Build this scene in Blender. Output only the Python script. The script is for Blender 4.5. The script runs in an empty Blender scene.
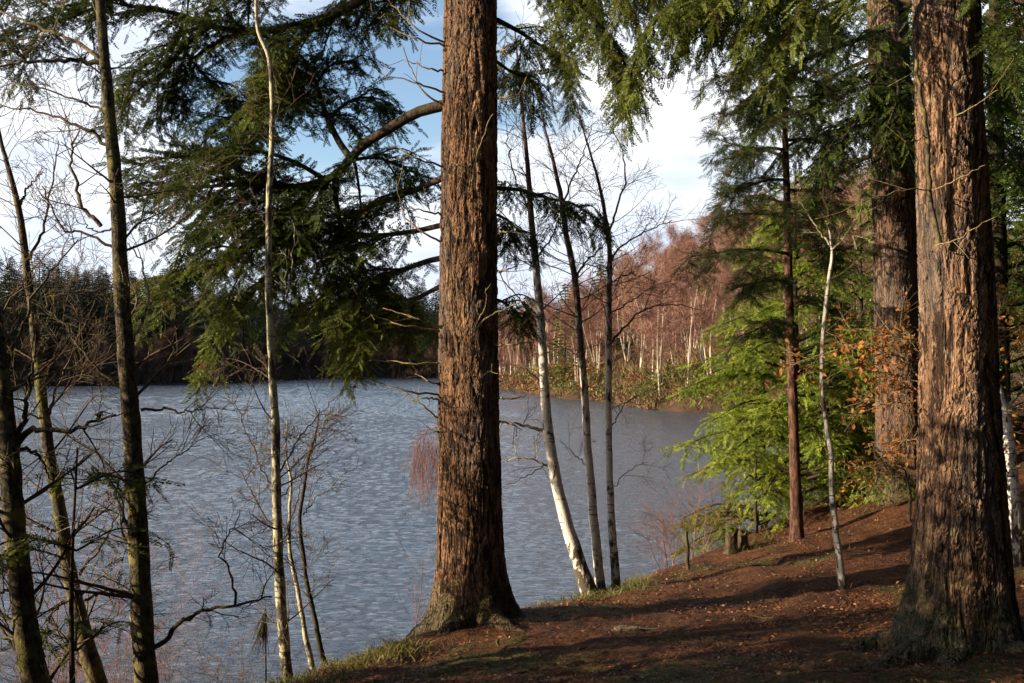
import bpy, math, random
import numpy as np
from mathutils import Vector, Matrix

# ------------------------------------------------------------------ camera, world, sun, exposure
SC = bpy.context.scene
COL = SC.collection
R = math.radians
CAMZ = 4.0
PITCH = math.atan((362 - 341.5) / 1024.0)
cam_d = bpy.data.cameras.new("camera")
cam = bpy.data.objects.new("camera", cam_d)
COL.objects.link(cam)
cam_d.sensor_width = 36.0
cam_d.lens = 36.0
cam_d.clip_start = 0.05
cam_d.clip_end = 3000
cam.location = (0, 0, CAMZ)
cam.rotation_euler = (R(90) + PITCH, 0, 0)
SC.camera = cam

SUN_EL, SUN_AZ = 18.0, 14.5            # azimuth: degrees towards the camera from exactly left
sdir = Vector((-math.cos(R(SUN_AZ)) * math.cos(R(SUN_EL)), -math.sin(R(SUN_AZ)) * math.cos(R(SUN_EL)), math.sin(R(SUN_EL))))
sun_d = bpy.data.lights.new("sun", "SUN")
sun_d.energy = 5.0
sun_d.angle = R(0.5)
sun_d.color = (1.0, 0.83, 0.60)
sun = bpy.data.objects.new("sun", sun_d)
COL.objects.link(sun)
sun.rotation_euler = (-sdir).to_track_quat('-Z', 'Y').to_euler()
sun.location = (-30, -8, 30)

W = bpy.data.worlds.new("World")
SC.world = W
W.use_nodes = True
SKY_STRENGTH = 0.085
SC.view_settings.view_transform = 'Standard'
SC.view_settings.look = 'None'
SC.view_settings.exposure = 1.4
SC.view_settings.gamma = 1.0
SC.view_settings.use_curve_mapping = False
SC.cycles.use_denoising = True
SC.cycles.max_bounces = 4
SC.cycles.diffuse_bounces = 2
SC.cycles.glossy_bounces = 2
SC.cycles.transmission_bounces = 2
SC.cycles.transparent_max_bounces = 4
SC.cycles.use_adaptive_sampling = True
SC.cycles.adaptive_threshold = 0.02
SC.cycles.sample_clamp_indirect = 6.0


class NT:
    """small node-tree writer"""
    def __init__(self, tree):
        self.t = tree
        self.t.nodes.clear()
    def n(self, kind, props=None, **inp):
        nd = self.t.nodes.new(kind)
        for k, v in (props or {}).items():
            setattr(nd, k, v)
        for k, v in inp.items():
            self.set(nd, k, v)
        return nd
    def sock(self, nd, k):
        if isinstance(k, int):
            return nd.inputs[k]
        if k.startswith('i') and k[1:].isdigit():
            return nd.inputs[int(k[1:])]
        k = k.replace('_', ' ')
        for s in nd.inputs:
            if s.name == k and s.enabled:
                return s
        return nd.inputs[k]
    def set(self, nd, k, v):
        s = self.sock(nd, k)
        if isinstance(v, bpy.types.NodeSocket):
            self.t.links.new(v, s)
        elif isinstance(v, bpy.types.Node):
            self.t.links.new(v.outputs[0], s)
        else:
            if isinstance(v, (tuple, list)) and len(v) == 3 and s.type == 'RGBA':
                v = (*v, 1)
            s.default_value = v
    def math(self, op, a, b=0.0, c=None, clamp=False):
        nd = self.n('ShaderNodeMath', {'operation': op, 'use_clamp': clamp})
        self.set(nd, 0, a) if not isinstance(a, (int, float)) else setattr(nd.inputs[0], 'default_value', a)
        self.set(nd, 1, b)
        if c is not None:
            self.set(nd, 2, c)
        return nd.outputs[0]
    def mix(self, f, a, b, blend='MIX'):
        nd = self.n('ShaderNodeMix', {'data_type': 'RGBA', 'blend_type': blend})
        for idx, v in ((0, f), (6, a), (7, b)):
            self.set(nd, idx, v)
        return nd.outputs[2]
    def ss(self, x, lo, hi, olo=0.0, ohi=1.0):
        nd = self.n('ShaderNodeMapRange', {'interpolation_type': 'SMOOTHSTEP'})
        self.set(nd, 0, x)
        for i, v in enumerate((lo, hi, olo, ohi)):
            nd.inputs[i + 1].default_value = v
        return nd.outputs[0]
    def noise(self, vec, scale, detail=4, rough=0.55, dist=0.0):
        nd = self.n('ShaderNodeTexNoise')
        self.set(nd, 'Vector', vec)
        nd.inputs['Scale'].default_value = scale
        nd.inputs['Detail'].default_value = detail
        nd.inputs['Roughness'].default_value = rough
        nd.inputs['Distortion'].default_value = dist
        return nd.outputs[0]
    def noisec(self, vec, scale, detail=3):
        self.noise(vec, scale, detail)
        return self.t.nodes[-1].outputs[1]
    def mapping(self, vec, scale=(1, 1, 1), loc=(0, 0, 0)):
        nd = self.n('ShaderNodeMapping')
        self.set(nd, 'Vector', vec)
        nd.inputs['Scale'].default_value = scale
        nd.inputs['Location'].default_value = loc
        return nd.outputs[0]
    def vadd(self, a, b):
        nd = self.n('ShaderNodeVectorMath', {'operation': 'ADD'})
        self.set(nd, 0, a)
        self.set(nd, 1, b)
        return nd.outputs[0]
    def vscale(self, a, s):
        nd = self.n('ShaderNodeVectorMath', {'operation': 'SCALE'})
        self.set(nd, 0, a)
        nd.inputs[3].default_value = s
        return nd.outputs[0]


# ---- sky with clouds
def build_world():
    g = NT(W.node_tree)
    tc = g.n('ShaderNodeTexCoord')
    d = tc.outputs['Generated']
    sky = g.n('ShaderNodeTexSky', {'sky_type': 'NISHITA', 'sun_disc': False, 'sun_elevation': R(SUN_EL),
                                   'sun_rotation': math.atan2(sdir.x, sdir.y), 'air_density': 1.0, 'dust_density': 0.6, 'ozone_density': 1.6})
    sep = g.n('ShaderNodeSeparateXYZ')
    g.set(sep, 0, d)
    zz = g.math('ADD', g.math('MAXIMUM', sep.outputs[2], 0.0), 0.16)
    cmb = g.n('ShaderNodeCombineXYZ')
    g.set(cmb, 0, g.math('DIVIDE', sep.outputs[0], zz))
    g.set(cmb, 1, g.math('DIVIDE', sep.outputs[1], zz))
    cv = cmb.outputs[0]
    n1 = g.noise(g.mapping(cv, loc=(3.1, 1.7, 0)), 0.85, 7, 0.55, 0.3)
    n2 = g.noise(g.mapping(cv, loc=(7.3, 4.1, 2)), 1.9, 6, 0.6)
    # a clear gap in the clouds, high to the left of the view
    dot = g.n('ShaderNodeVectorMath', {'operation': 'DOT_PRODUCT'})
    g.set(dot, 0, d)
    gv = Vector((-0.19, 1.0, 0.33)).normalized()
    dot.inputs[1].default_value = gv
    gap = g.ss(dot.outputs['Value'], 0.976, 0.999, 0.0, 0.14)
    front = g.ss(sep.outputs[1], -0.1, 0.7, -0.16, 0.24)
    cov = g.math('SUBTRACT', g.math('SUBTRACT', g.math('ADD', n1, front), gap), g.ss(sep.outputs[2], 0.50, 0.72, 0.0, 0.25))  # cover thinned overhead and behind the view, shaped to lower the fill light
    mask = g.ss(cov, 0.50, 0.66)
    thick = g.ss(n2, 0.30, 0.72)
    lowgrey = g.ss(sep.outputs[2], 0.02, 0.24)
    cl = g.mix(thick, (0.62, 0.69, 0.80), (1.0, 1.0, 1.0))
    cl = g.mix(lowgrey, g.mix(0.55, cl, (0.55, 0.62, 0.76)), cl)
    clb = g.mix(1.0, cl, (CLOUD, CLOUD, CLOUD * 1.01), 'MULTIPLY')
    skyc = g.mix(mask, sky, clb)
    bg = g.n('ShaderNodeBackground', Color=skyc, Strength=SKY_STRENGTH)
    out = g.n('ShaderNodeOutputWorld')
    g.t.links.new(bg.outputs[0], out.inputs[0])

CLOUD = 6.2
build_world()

# ------------------------------------------------------------------ geometry helpers
rng = np.random.default_rng(7)
_cp, _sp = math.cos(PITCH), math.sin(PITCH)

def P(px, py, D):
    """world point seen at photo pixel (px, py) at distance D straight ahead"""
    x = (px - 512) / 1024.0
    v = (341.5 - py) / 1024.0
    yy = _cp - v * _sp
    zz = _sp + v * _cp
    return np.array((x * D / yy, D, CAMZ + zz * D / yy))

def PL(lst, D=None):
    return np.array([P(a[0], a[1], a[2] if len(a) > 2 else D) for a in lst])

def unit(v):
    v = np.asarray(v, float)
    return v / (np.linalg.norm(v, axis=-1, keepdims=True) + 1e-12)

_perm = np.random.default_rng(3).random((256, 256))
def vnoise(x, y):
    x = np.asarray(x, float); y = np.asarray(y, float)
    xi = np.floor(x).astype(int); yi = np.floor(y).astype(int)
    fx = x - xi; fy = y - yi
    fx = fx * fx * (3 - 2 * fx); fy = fy * fy * (3 - 2 * fy)
    a = _perm[xi % 256, yi % 256]; b = _perm[(xi + 1) % 256, yi % 256]
    c = _perm[xi % 256, (yi + 1) % 256]; d = _perm[(xi + 1) % 256, (yi + 1) % 256]
    return (a + (b - a) * fx) * (1 - fy) + (c + (d - c) * fx) * fy - 0.5

def fbm(x, y, o=4):
    s = 0; a = 1.0; f = 1.0
    for i in range(o):
        s = s + a * vnoise(x * f + i * 17.3, y * f + i * 9.1); a *= 0.5; f *= 2.03
    return s

def sstep(x, a, b):
    t = np.clip((np.asarray(x, float) - a) / (b - a), 0, 1)
    return t * t * (3 - 2 * t)

def smooth_path(pts, n):
    """Catmull-Rom resample to n points, even in arc length"""
    p = np.asarray(pts, float)
    if len(p) == 2:
        t = np.linspace(0, 1, n)[:, None]
        return p[0] * (1 - t) + p[1] * t
    q = np.vstack([2 * p[0] - p[1], p, 2 * p[-1] - p[-2]])
    out = []
    for i in range(len(p) - 1):
        t = np.linspace(0, 1, 9)[:-1, None]
        a, b, c, d = q[i], q[i + 1], q[i + 2], q[i + 3]
        out.append(0.5 * (2 * b + (c - a) * t + (2 * a - 5 * b + 4 * c - d) * t * t + (-a + 3 * b - 3 * c + d) * t ** 3))
    out = np.vstack(out + [p[-1:]])
    s = np.concatenate([[0], np.cumsum(np.linalg.norm(np.diff(out, axis=0), axis=1))])
    u = np.linspace(0, s[-1], n)
    return np.stack([np.interp(u, s, out[:, k]) for k in range(3)], 1)


class MB:
    """collects vertices, quads and triangles for ONE mesh"""
    def __init__(self):
        self.v = []; self.q = []; self.t = []; self.n = 0
    def add(self, v, q=None, t=None):
        v = np.asarray(v, np.float32)
        if q is not None and len(q): self.q.append(np.asarray(q, np.int64) + self.n)
        if t is not None and len(t): self.t.append(np.asarray(t, np.int64) + self.n)
        self.v.append(v); self.n += len(v)
    def tube(self, path, rad, k=6, cap=True):
        path = np.asarray(path, float); n = len(path)
        rad = np.broadcast_to(np.asarray(rad, float), (n,))
        T = np.gradient(path, axis=0); T = unit(T)
        ref = np.array((0, 0, 1.0)) if abs(T[:, 2]).mean() < 0.8 else np.array((1.0, 0, 0))
        A = unit(np.cross(T, ref)); B = np.cross(T, A)
        th = np.arange(k) * 2 * math.pi / k
        ring = path[:, None, :] + rad[:, None, None] * (np.cos(th)[None, :, None] * A[:, None, :] + np.sin(th)[None, :, None] * B[:, None, :])
        i = np.arange(n - 1)[:, None] * k; j = np.arange(k)[None, :]; j2 = (j + 1) % k
        q = np.stack([i + j, i + j2, i + k + j2, i + k + j], -1).reshape(-1, 4)
        v = ring.reshape(-1, 3)
        t = None
        if cap:
            v = np.vstack([v, path[-1] + T[-1] * rad[-1] * 0.5])
            jj = np.arange(k); e = (n - 1) * k
            t = np.stack([e + jj, e + (jj + 1) % k, np.full(k, n * k)], 1)
        self.add(v, q, t)
    def tubes(self, paths, rads, k=3):
        """many open tubes at once: paths (m,n,3), rads (m,n)"""
        m, n = paths.shape[:2]
        T = unit(np.gradient(paths, axis=1))
        ref = np.where((np.abs(T[..., 2:3]) < .9), np.array((0, 0, 1.0)), np.array((1.0, 0, 0)))
        A = unit(np.cross(T, ref)); B = np.cross(T, A)
        th = np.arange(k) * 2 * math.pi / k
        ring = paths[:, :, None, :] + rads[:, :, None, None] * (np.cos(th)[:, None] * A[:, :, None, :] + np.sin(th)[:, None] * B[:, :, None, :])
        i = np.arange(n - 1)[:, None] * k; j = np.arange(k)[None, :]; j2 = (j + 1) % k
        q = np.stack([i + j, i + j2, i + k + j2, i + k + j], -1).reshape(1, -1, 4) + (np.arange(m) * n * k)[:, None, None]
        self.add(ring.reshape(-1, 3), q.reshape(-1, 4))
    def inst(self, tv, tt, M, O):
        """template tris (tv, tt) at N frames M (N,3,3: rows = images of x,y,z) and origins O"""
        N = len(O)
        if not N: return
        v = np.einsum('vi,nij->nvj', tv, M) + O[:, None, :]
        t = tt[None] + (np.arange(N) * len(tv))[:, None, None]
        self.add(v.reshape(-1, 3), t=t.reshape(-1, 3))
    def mesh(self, name, mat, base=(0, 0, 0), smooth=False):
        v = np.vstack(self.v) - np.asarray(base, np.float32)
        q = np.vstack(self.q) if self.q else np.zeros((0, 4), np.int64)
        t = np.vstack(self.t) if self.t else np.zeros((0, 3), np.int64)
        me = bpy.data.meshes.new(name)
        me.vertices.add(len(v)); me.vertices.foreach_set('co', v.astype(np.float32).ravel())
        nl = len(q) * 4 + len(t) * 3
        me.loops.add(nl)
        me.loops.foreach_set('vertex_index', np.concatenate([q.ravel(), t.ravel()]).astype(np.int32))
        me.polygons.add(len(q) + len(t))
        ls = np.concatenate([np.arange(len(q)) * 4, len(q) * 4 + np.arange(len(t)) * 3]).astype(np.int32)
        me.polygons.foreach_set('loop_start', ls)
        if smooth:
            me.polygons.foreach_set('use_smooth', np.ones(len(q) + len(t), bool))
        me.materials.append(mat)
        me.update(calc_edges=True)
        return me
    def obj(self, name, mat, parent=None, base=(0, 0, 0), smooth=False, label=None):
        me = self.mesh(name, mat, base, smooth)
        o = bpy.data.objects.new(name, me)
        COL.objects.link(o)
        if parent is not None:
            o.parent = parent
        else:
            o.location = tuple(base)
        if label: o['label'] = label
        return o


def thing(name, label, cat, loc=(0, 0, 0), group=None):
    o = bpy.data.objects.new(name, None)
    COL.objects.link(o)
    o.location = tuple(float(c) for c in loc)
    o.empty_display_size = 0.2
    o['label'] = label; o['category'] = cat
    if group: o['group'] = group
    return o

def tag(o, label, cat, group=None, kind=None):
    o['label'] = label; o['category'] = cat
    if group: o['group'] = group
    if kind: o['kind'] = kind

def dup(root, loc, rz=0.0, sc=1.0, tilt=(0, 0)):
    r = root.copy(); COL.objects.link(r)
    r.location = loc; r.rotation_euler = (tilt[0], tilt[1], rz); r.scale = (sc, sc, sc) if np.isscalar(sc) else sc
    for ch in root.children:
        c = ch.copy(); COL.objects.link(c); c.parent = r
        for g in ch.children:
            d = g.copy(); COL.objects.link(d); d.parent = c
    return r

# ------------------------------------------------------------------ materials
def material(name):
    m = bpy.data.materials.new(name)
    m.use_nodes = True
    return m, NT(m.node_tree)

def finish(g, col, rough=0.9, bump=None, bumpd=0.02, spec=0.2, disp=None, dist=1.0):
    b = g.n('ShaderNodeBsdfPrincipled')
    g.set(b, 'Base Color', col)
    g.set(b, 'Roughness', rough)
    b.inputs['Specular IOR Level'].default_value = spec
    if bump is not None:
        bn = g.n('ShaderNodeBump'); g.set(bn, 'Height', bump)
        bn.inputs['Strength'].default_value = 1.0
        bn.inputs['Distance'].default_value = bumpd
        g.t.links.new(bn.outputs[0], b.inputs['Normal'])
    o = g.n('ShaderNodeOutputMaterial')
    g.t.links.new(b.outputs[0], o.inputs[0])
    if disp is not None:
        dn = g.n('ShaderNodeDisplacement')
        g.set(dn, 'Height', disp); dn.inputs['Midlevel'].default_value = 0.0; dn.inputs['Scale'].default_value = dist
        g.t.links.new(dn.outputs[0], o.inputs['Displacement'])
    return b

def mat_fir_bark(name, moss_h=0.55, c_plate=(0.125, 0.066, 0.035), c_hi=(0.29, 0.165, 0.09), seed=0.0, sc=1.0, depth=0.02, lichen=0.35):
    m, g = material(name)
    tc = g.n('ShaderNodeTexCoord').outputs['Object']
    wob = g.vscale(g.noisec(g.mapping(tc, (1, 1, .5), (seed, 0, 0)), 7 * sc, 3), 0.05)
    v = g.vadd(g.mapping(tc, (1, 1, 0.15), (seed, seed * 2, seed * 3)), wob)
    f1 = g.noise(v, 13 * sc, 3, 0.5, 0.5)
    f2 = g.noise(g.mapping(v, (1, 1, 1.6), (3, 1, 2)), 27 * sc, 3, 0.55, 0.4)
    r1 = g.ss(g.math('ABSOLUTE', g.math('SUBTRACT', f1, 0.5)), 0.0, 0.075)
    r2 = g.ss(g.math('ABSOLUTE', g.math('SUBTRACT', f2, 0.5)), 0.0, 0.07)
    vor2 = g.n('ShaderNodeTexVoronoi', {'feature': 'DISTANCE_TO_EDGE'})
    g.set(vor2, 'Vector', g.vadd(g.mapping(tc, (1, 1, 0.42)), wob)); vor2.inputs['Scale'].default_value = 34.0 * sc
    fine = g.noise(g.mapping(tc, (1, 1, 0.35)), 75 * sc, 5, 0.7)
    big = g.noise(g.mapping(tc, (1, 1, 0.4), (seed, 0, 0)), 4.5, 4)
    cr = g.ss(vor2.outputs[0], 0.0, 0.12)
    fis = g.math('MULTIPLY', g.math('ADD', g.math('MULTIPLY', r1, .7), .3), g.math('ADD', g.math('MULTIPLY', r2, .45), .55))
    h = g.math('MULTIPLY', fis, g.math('ADD', g.math('MULTIPLY', cr, 0.22), 0.78))
    h = g.math('ADD', h, g.math('MULTIPLY', fine, 0.30))
    h = g.math('ADD', h, g.math('MULTIPLY', big, 0.4))
    plate = g.mix(g.ss(fine, 0.35, 0.68), c_plate, c_hi)
    plate = g.mix(g.ss(big, 0.42, 0.66, 0, 0.6), plate, tuple(c * 0.6 for c in c_plate))
    fd = g.ss(g.math('MULTIPLY', fis, g.math('ADD', g.math('MULTIPLY', cr, 0.3), 0.7)), 0.22, 0.85)
    col = g.mix(fd, (0.022, 0.013, 0.009), plate)
    ln = g.noise(g.mapping(tc, (1, 1, .55), (2 + seed, 5, 1)), 3.2, 6, 0.7)
    col = g.mix(g.math('MULTIPLY', g.math('MULTIPLY', g.ss(ln, 0.58, 0.68), fd), lichen), col, g.mix(fine, (0.22, 0.20, 0.12), (0.36, 0.32, 0.20)))
    gr = g.noise(g.mapping(tc, (1, 1, .3), (8, seed, 4)), 2.2, 4, 0.6)
    col = g.mix(g.ss(gr, 0.48, 0.66, 0, 0.45), col, (0.10, 0.085, 0.075))
    # moss and lichen near the foot
    z = g.n('ShaderNodeSeparateXYZ'); g.set(z, 0, tc)
    mn = g.noise(tc, 7, 5, 0.65)
    mm = g.math('SUBTRACT', g.math('MULTIPLY', mn, 2.0), g.math('DIVIDE', z.outputs[2], moss_h))
    mmask = g.ss(mm, 0.30, 0.72)
    mcol = g.mix(g.ss(g.noise(tc, 40, 3), 0.4, 0.65), (0.022, 0.024, 0.010), (0.085, 0.085, 0.035))
    col = g.mix(g.math('MULTIPLY', mmask, 0.55), col, mcol)
    finish(g, col, 0.92, bump=fine, bumpd=0.006, spec=0.15, disp=h, dist=depth)
    m.displacement_method = 'BOTH'
    return m

def mat_bark_plain(name, a, b, moss=None, scale=30, zs=0.3, moss_amt=0.5):
    m, g = material(name)
    tc = g.n('ShaderNodeTexCoord').outputs['Object']
    n = g.noise(g.mapping(tc, (1, 1, zs)), scale, 5, 0.65)
    col = g.mix(g.ss(n, 0.36, 0.64), a, b)
    if moss:
        mn = g.noise(tc, 5, 5, 0.7)
        col = g.mix(g.math('MULTIPLY', g.ss(mn, 0.56 - 0.2 * moss_amt, 0.66), 0.9), col, moss)
    finish(g, col, 0.9, bump=n, bumpd=0.012, spec=0.15)
    return m

def mat_birch(name, dark_low=0.6, brown_from=3.6, white=(0.68, 0.62, 0.53), patch=0.5):
    m, g = material(name)
    tc = g.n('ShaderNodeTexCoord').outputs['Object']
    z = g.n('ShaderNodeSeparateXYZ'); g.set(z, 0, tc)
    lent = g.noise(g.mapping(tc, (5, 5, 42)), 1.0, 3, 0.6)
    pat = g.noise(g.mapping(tc, (14, 14, 5.5)), 1.0, 5, 0.7, 0.6)
    fine = g.noise(tc, 55, 4)
    col = g.mix(g.ss(fine, 0.35, 0.7), tuple(c * 0.78 for c in white), white)
    col = g.mix(g.math('MULTIPLY', g.ss(lent, 0.60, 0.66), 0.9), col, (0.07, 0.05, 0.04))
    low = g.ss(z.outputs[2], 0.0, dark_low, 0.16, 0.0)
    pm = g.ss(g.math('ADD', pat, low), 0.64 - 0.2 * patch, 0.70 - 0.2 * patch)
    col = g.mix(pm, col, g.mix(fine, (0.03, 0.022, 0.016), (0.11, 0.085, 0.05)))
    up = g.math('ADD', z.outputs[2], g.math('MULTIPLY', g.math('SUBTRACT', pat, 0.5), 7.0))
    col = g.mix(g.ss(up, brown_from, brown_from + 1.2), col, g.mix(fine, (0.035, 0.020, 0.015), (0.12, 0.072, 0.05)))  # upper stem darkens: brown bark, with shadow also put into the colour
    finish(g, col, 0.75, bump=g.math('ADD', g.math('MULTIPLY', pm, -0.6), fine), bumpd=0.006, spec=0.25)
    return m

def mat_leaf(name, a, b, trans=0.35, nscale=1.2, c=None):
    m, g = material(name)
    tc = g.n('ShaderNodeTexCoord').outputs['Object']
    ge = g.n('ShaderNodeNewGeometry')
    n = g.noise(tc, nscale, 3, 0.6)
    f = g.math('ADD', g.math('MULTIPLY', n, 0.75), g.math('MULTIPLY', ge.outputs['Random Per Island'], 0.45))
    col = g.mix(g.ss(f, 0.32, 0.85), a, b)
    oi = g.n('ShaderNodeObjectInfo')
    hsv = g.n('ShaderNodeHueSaturation'); g.set(hsv, 'Color', col); g.set(hsv, 'Value', g.math('ADD', g.math('MULTIPLY', oi.outputs['Random'], 0.5), 0.75)); g.set(hsv, 'Hue', g.math('ADD', g.math('MULTIPLY', oi.outputs['Random'], 0.016), 0.494))
    col = hsv.outputs[0]
    if c is not None:
        col = g.mix(g.ss(g.noise(g.mapping(tc, loc=(5, 3, 1)), nscale * 2.2, 3), 0.60, 0.72), col, c)
    d = g.n('ShaderNodeBsdfPrincipled')
    g.set(d, 'Base Color', col); d.inputs['Roughness'].default_value = 0.55
    d.inputs['Specular IOR Level'].default_value = 0.12
    t = g.n('ShaderNodeBsdfTranslucent'); g.set(t, 'Color', col)
    mx = g.n('ShaderNodeMixShader'); mx.inputs[0].default_value = trans
    g.t.links.new(d.outputs[0], mx.inputs[1]); g.t.links.new(t.outputs[0], mx.inputs[2])
    o = g.n('ShaderNodeOutputMaterial'); g.t.links.new(mx.outputs[0], o.inputs[0])
    return m

def mat_ground():
    m, g = material("forest_floor")
    tc = g.n('ShaderNodeTexCoord').outputs['Object']
    sep = g.n('ShaderNodeSeparateXYZ'); g.set(sep, 0, tc)
    n1 = g.noise(tc, 2.2, 6, 0.65)
    n2 = g.noise(tc, 28, 5, 0.7)
    n3 = g.noise(g.mapping(tc, loc=(4, 9, 2)), 0.9, 5, 0.6)
    col = g.mix(g.ss(n2, 0.35, 0.68), (0.018, 0.009, 0.006), (0.110, 0.048, 0.024))
    col = g.mix(g.ss(n1, 0.40, 0.66, 0, 0.7), col, g.mix(n2, (0.04, 0.017, 0.008), (0.21, 0.085, 0.036)))
    mossc = g.mix(g.ss(n2, 0.35, 0.65), (0.025, 0.03, 0.008), (0.10, 0.105, 0.03))
    col = g.mix(g.math('MULTIPLY', g.ss(n3, 0.53, 0.64), 0.75), col, mossc)
    vor = g.n('ShaderNodeTexVoronoi', {'feature': 'F1'}); g.set(vor, 'Vector', tc); vor.inputs['Scale'].default_value = 34
    bright = g.ss(vor.outputs['Distance'], 0.16, 0.24, 1, 0)
    sel = g.n('ShaderNodeSeparateColor'); g.set(sel, 0, vor.outputs['Color'])
    bright = g.math('MULTIPLY', bright, g.ss(sel.outputs[0], 0.62, 0.66))
    col = g.mix(g.math('MULTIPLY', bright, 0.7), col, (0.27, 0.14, 0.075))
    # the slopes across the water: bracken and leaf mould
    hill = g.mix(g.ss(g.noise(tc, 0.25, 6, 0.7), 0.35, 0.65), (0.025, 0.016, 0.010), (0.085, 0.050, 0.030))
    hill = g.mix(g.ss(g.noise(tc, 0.09, 4), 0.55, 0.65, 0, 0.7), hill, (0.10, 0.10, 0.03))
    hill = g.mix(g.ss(sep.outputs[0], -40, -10), g.mix(g.noise(tc, 0.5, 4), (0.012, 0.010, 0.008), (0.05, 0.032, 0.022)), hill)
    col = g.mix(g.ss(sep.outputs[1], 26, 45), col, hill)
    h = g.math('ADD', n2, g.math('MULTIPLY', bright, 0.4))
    finish(g, col, 0.95, bump=h, bumpd=0.05, spec=0.1)
    return m

def mat_water():
    m, g = material("lake_water")
    tc = g.n('ShaderNodeTexCoord').outputs['Object']
    v = g.mapping(tc, (0.40, 1.3, 1))
    c = g.noise(v, 8.0, 4, 0.6, .3)
    bs = finish(g, (0.045, 0.062, 0.090), 0.05, bump=c, bumpd=0.055, spec=0.5)
    bs.inputs['IOR'].default_value = 1.33
    return m

M = {}
M['bark_a'] = mat_fir_bark("furrowed_bark_a", 0.55, seed=0.0)
M['bark_b'] = mat_fir_bark("furrowed_bark_b", 0.85, (0.15, 0.083, 0.047), (0.33, 0.20, 0.12), seed=3.3, sc=0.85, depth=0.024, lichen=0.7)
M['bark_c'] = mat_fir_bark("furrowed_bark_c", 0.8, (0.13, 0.075, 0.05), (0.23, 0.145, 0.10), seed=6.1, sc=1.1, depth=0.014)
M['bark_red'] = mat_bark_plain("red_pine_bark", (0.022, 0.012, 0.008), (0.12, 0.058, 0.038), scale=24)
M['limb'] = mat_bark_plain("dark_limb_bark", (0.018, 0.012, 0.009), (0.065, 0.044, 0.030), (0.045, 0.048, 0.018), 40)
M['dead'] = mat_bark_plain("dead_twig_wood", (0.10, 0.07, 0.036), (0.28, 0.20, 0.10), (0.22, 0.20, 0.09), 60)
M['mossy'] = mat_bark_plain("mossy_birch_bark", (0.014, 0.011, 0.008), (0.105, 0.08, 0.045), (0.16, 0.14, 0.045), 34, 0.6, 0.35)
M['twig'] = mat_bark_plain("fine_twig_bark", (0.05, 0.03, 0.024), (0.13, 0.085, 0.06), (0.13, 0.12, 0.045), 40)
M['redtwig'] = mat_bark_plain("reddish_birch_twigs", (0.13, 0.06, 0.045), (0.26, 0.13, 0.10), scale=4)
M['birch'] = mat_birch("white_birch_bark", 0.9, 2.6, patch=0.4)
M['birch_d'] = mat_birch("grey_birch_bark", 0.6, 2.0, (0.60, 0.53, 0.43), 0.3)
M['birch_l'] = mat_birch("pale_lichened_birch_bark", 0.5, 9.0, (0.42, 0.38, 0.24), 0.70)
M['birch_w'] = mat_birch("clean_birch_bark", 0.3, 9.0, (0.50, 0.45, 0.38), 0.45)
M['fol_dark'] = mat_leaf("dark_fir_needles", (0.014, 0.025, 0.007), (0.090, 0.118, 0.019), 0.34, 1.6)
M['fol_olive'] = mat_leaf("olive_fir_needles", (0.042, 0.062, 0.014), (0.165, 0.185, 0.033), 0.40, 1.6, (0.15, 0.09, 0.035))
M['fol_bright'] = mat_leaf("bright_hemlock_needles", (0.075, 0.125, 0.018), (0.31, 0.345, 0.042), 0.45, 2.2, (0.07, 0.075, 0.022))
M['fol_mid'] = mat_leaf("green_spruce_needles", (0.022, 0.042, 0.009), (0.10, 0.14, 0.022), 0.35, 0.8)
M['fol_green'] = mat_leaf("fresh_green_needles", (0.05, 0.09, 0.014), (0.19, 0.25, 0.035), 0.40, 1.0)
M['fol_yel'] = mat_leaf("yellow_green_larch_needles", (0.16, 0.19, 0.025), (0.33, 0.34, 0.05), 0.45, 1.2)
M['fol_far'] = mat_leaf("far_conifer_needles", (0.010, 0.016, 0.010), (0.030, 0.040, 0.018), 0.15, 0.3)
M['fol_pine'] = mat_leaf("pine_needles", (0.014, 0.024, 0.008), (0.060, 0.078, 0.020), 0.28, 1.5, (0.14, 0.075, 0.03))
M['copper'] = mat_leaf("copper_beech_leaves", (0.24, 0.09, 0.020), (0.54, 0.25, 0.07), 0.45, 2.0)
M['litter'] = mat_leaf("fallen_leaves", (0.05, 0.019, 0.010), (0.27, 0.125, 0.06), 0.1, 3.0)
M['grass'] = mat_leaf("bank_grass", (0.05, 0.062, 0.016), (0.19, 0.165, 0.055), 0.35, 1.5)
M['birchcrown'] = mat_leaf("far_birch_twigs", (0.12, 0.060, 0.046), (0.30, 0.155, 0.115), 0.12, 0.4)
M['browncrown'] = mat_leaf("far_brown_twigs", (0.045, 0.025, 0.018), (0.12, 0.065, 0.042), 0.1, 0.4)
M['brush'] = mat_leaf("bracken_and_brush", (0.07, 0.045, 0.026), (0.21, 0.125, 0.062), 0.15, 0.15, (0.09, 0.095, 0.03))
M['darkbrush'] = mat_leaf("dark_scrub", (0.02, 0.014, 0.010), (0.075, 0.045, 0.03), 0.1, 0.15)
M['fartrunk'] = mat_birch("far_birch_bark", 0.3, 6.0, (0.54, 0.45, 0.34), 0.2)
M['ground'] = mat_ground()
M['water'] = mat_water()
M['stump'] = mat_bark_plain("old_stump_wood", (0.03, 0.02, 0.014), (0.10, 0.065, 0.045), (0.07, 0.08, 0.02), 20)
M['stone'] = mat_bark_plain("lichened_stone", (0.08, 0.062, 0.04), (0.17, 0.14, 0.085), (0.07, 0.065, 0.025), 20, 1.0)

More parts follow.
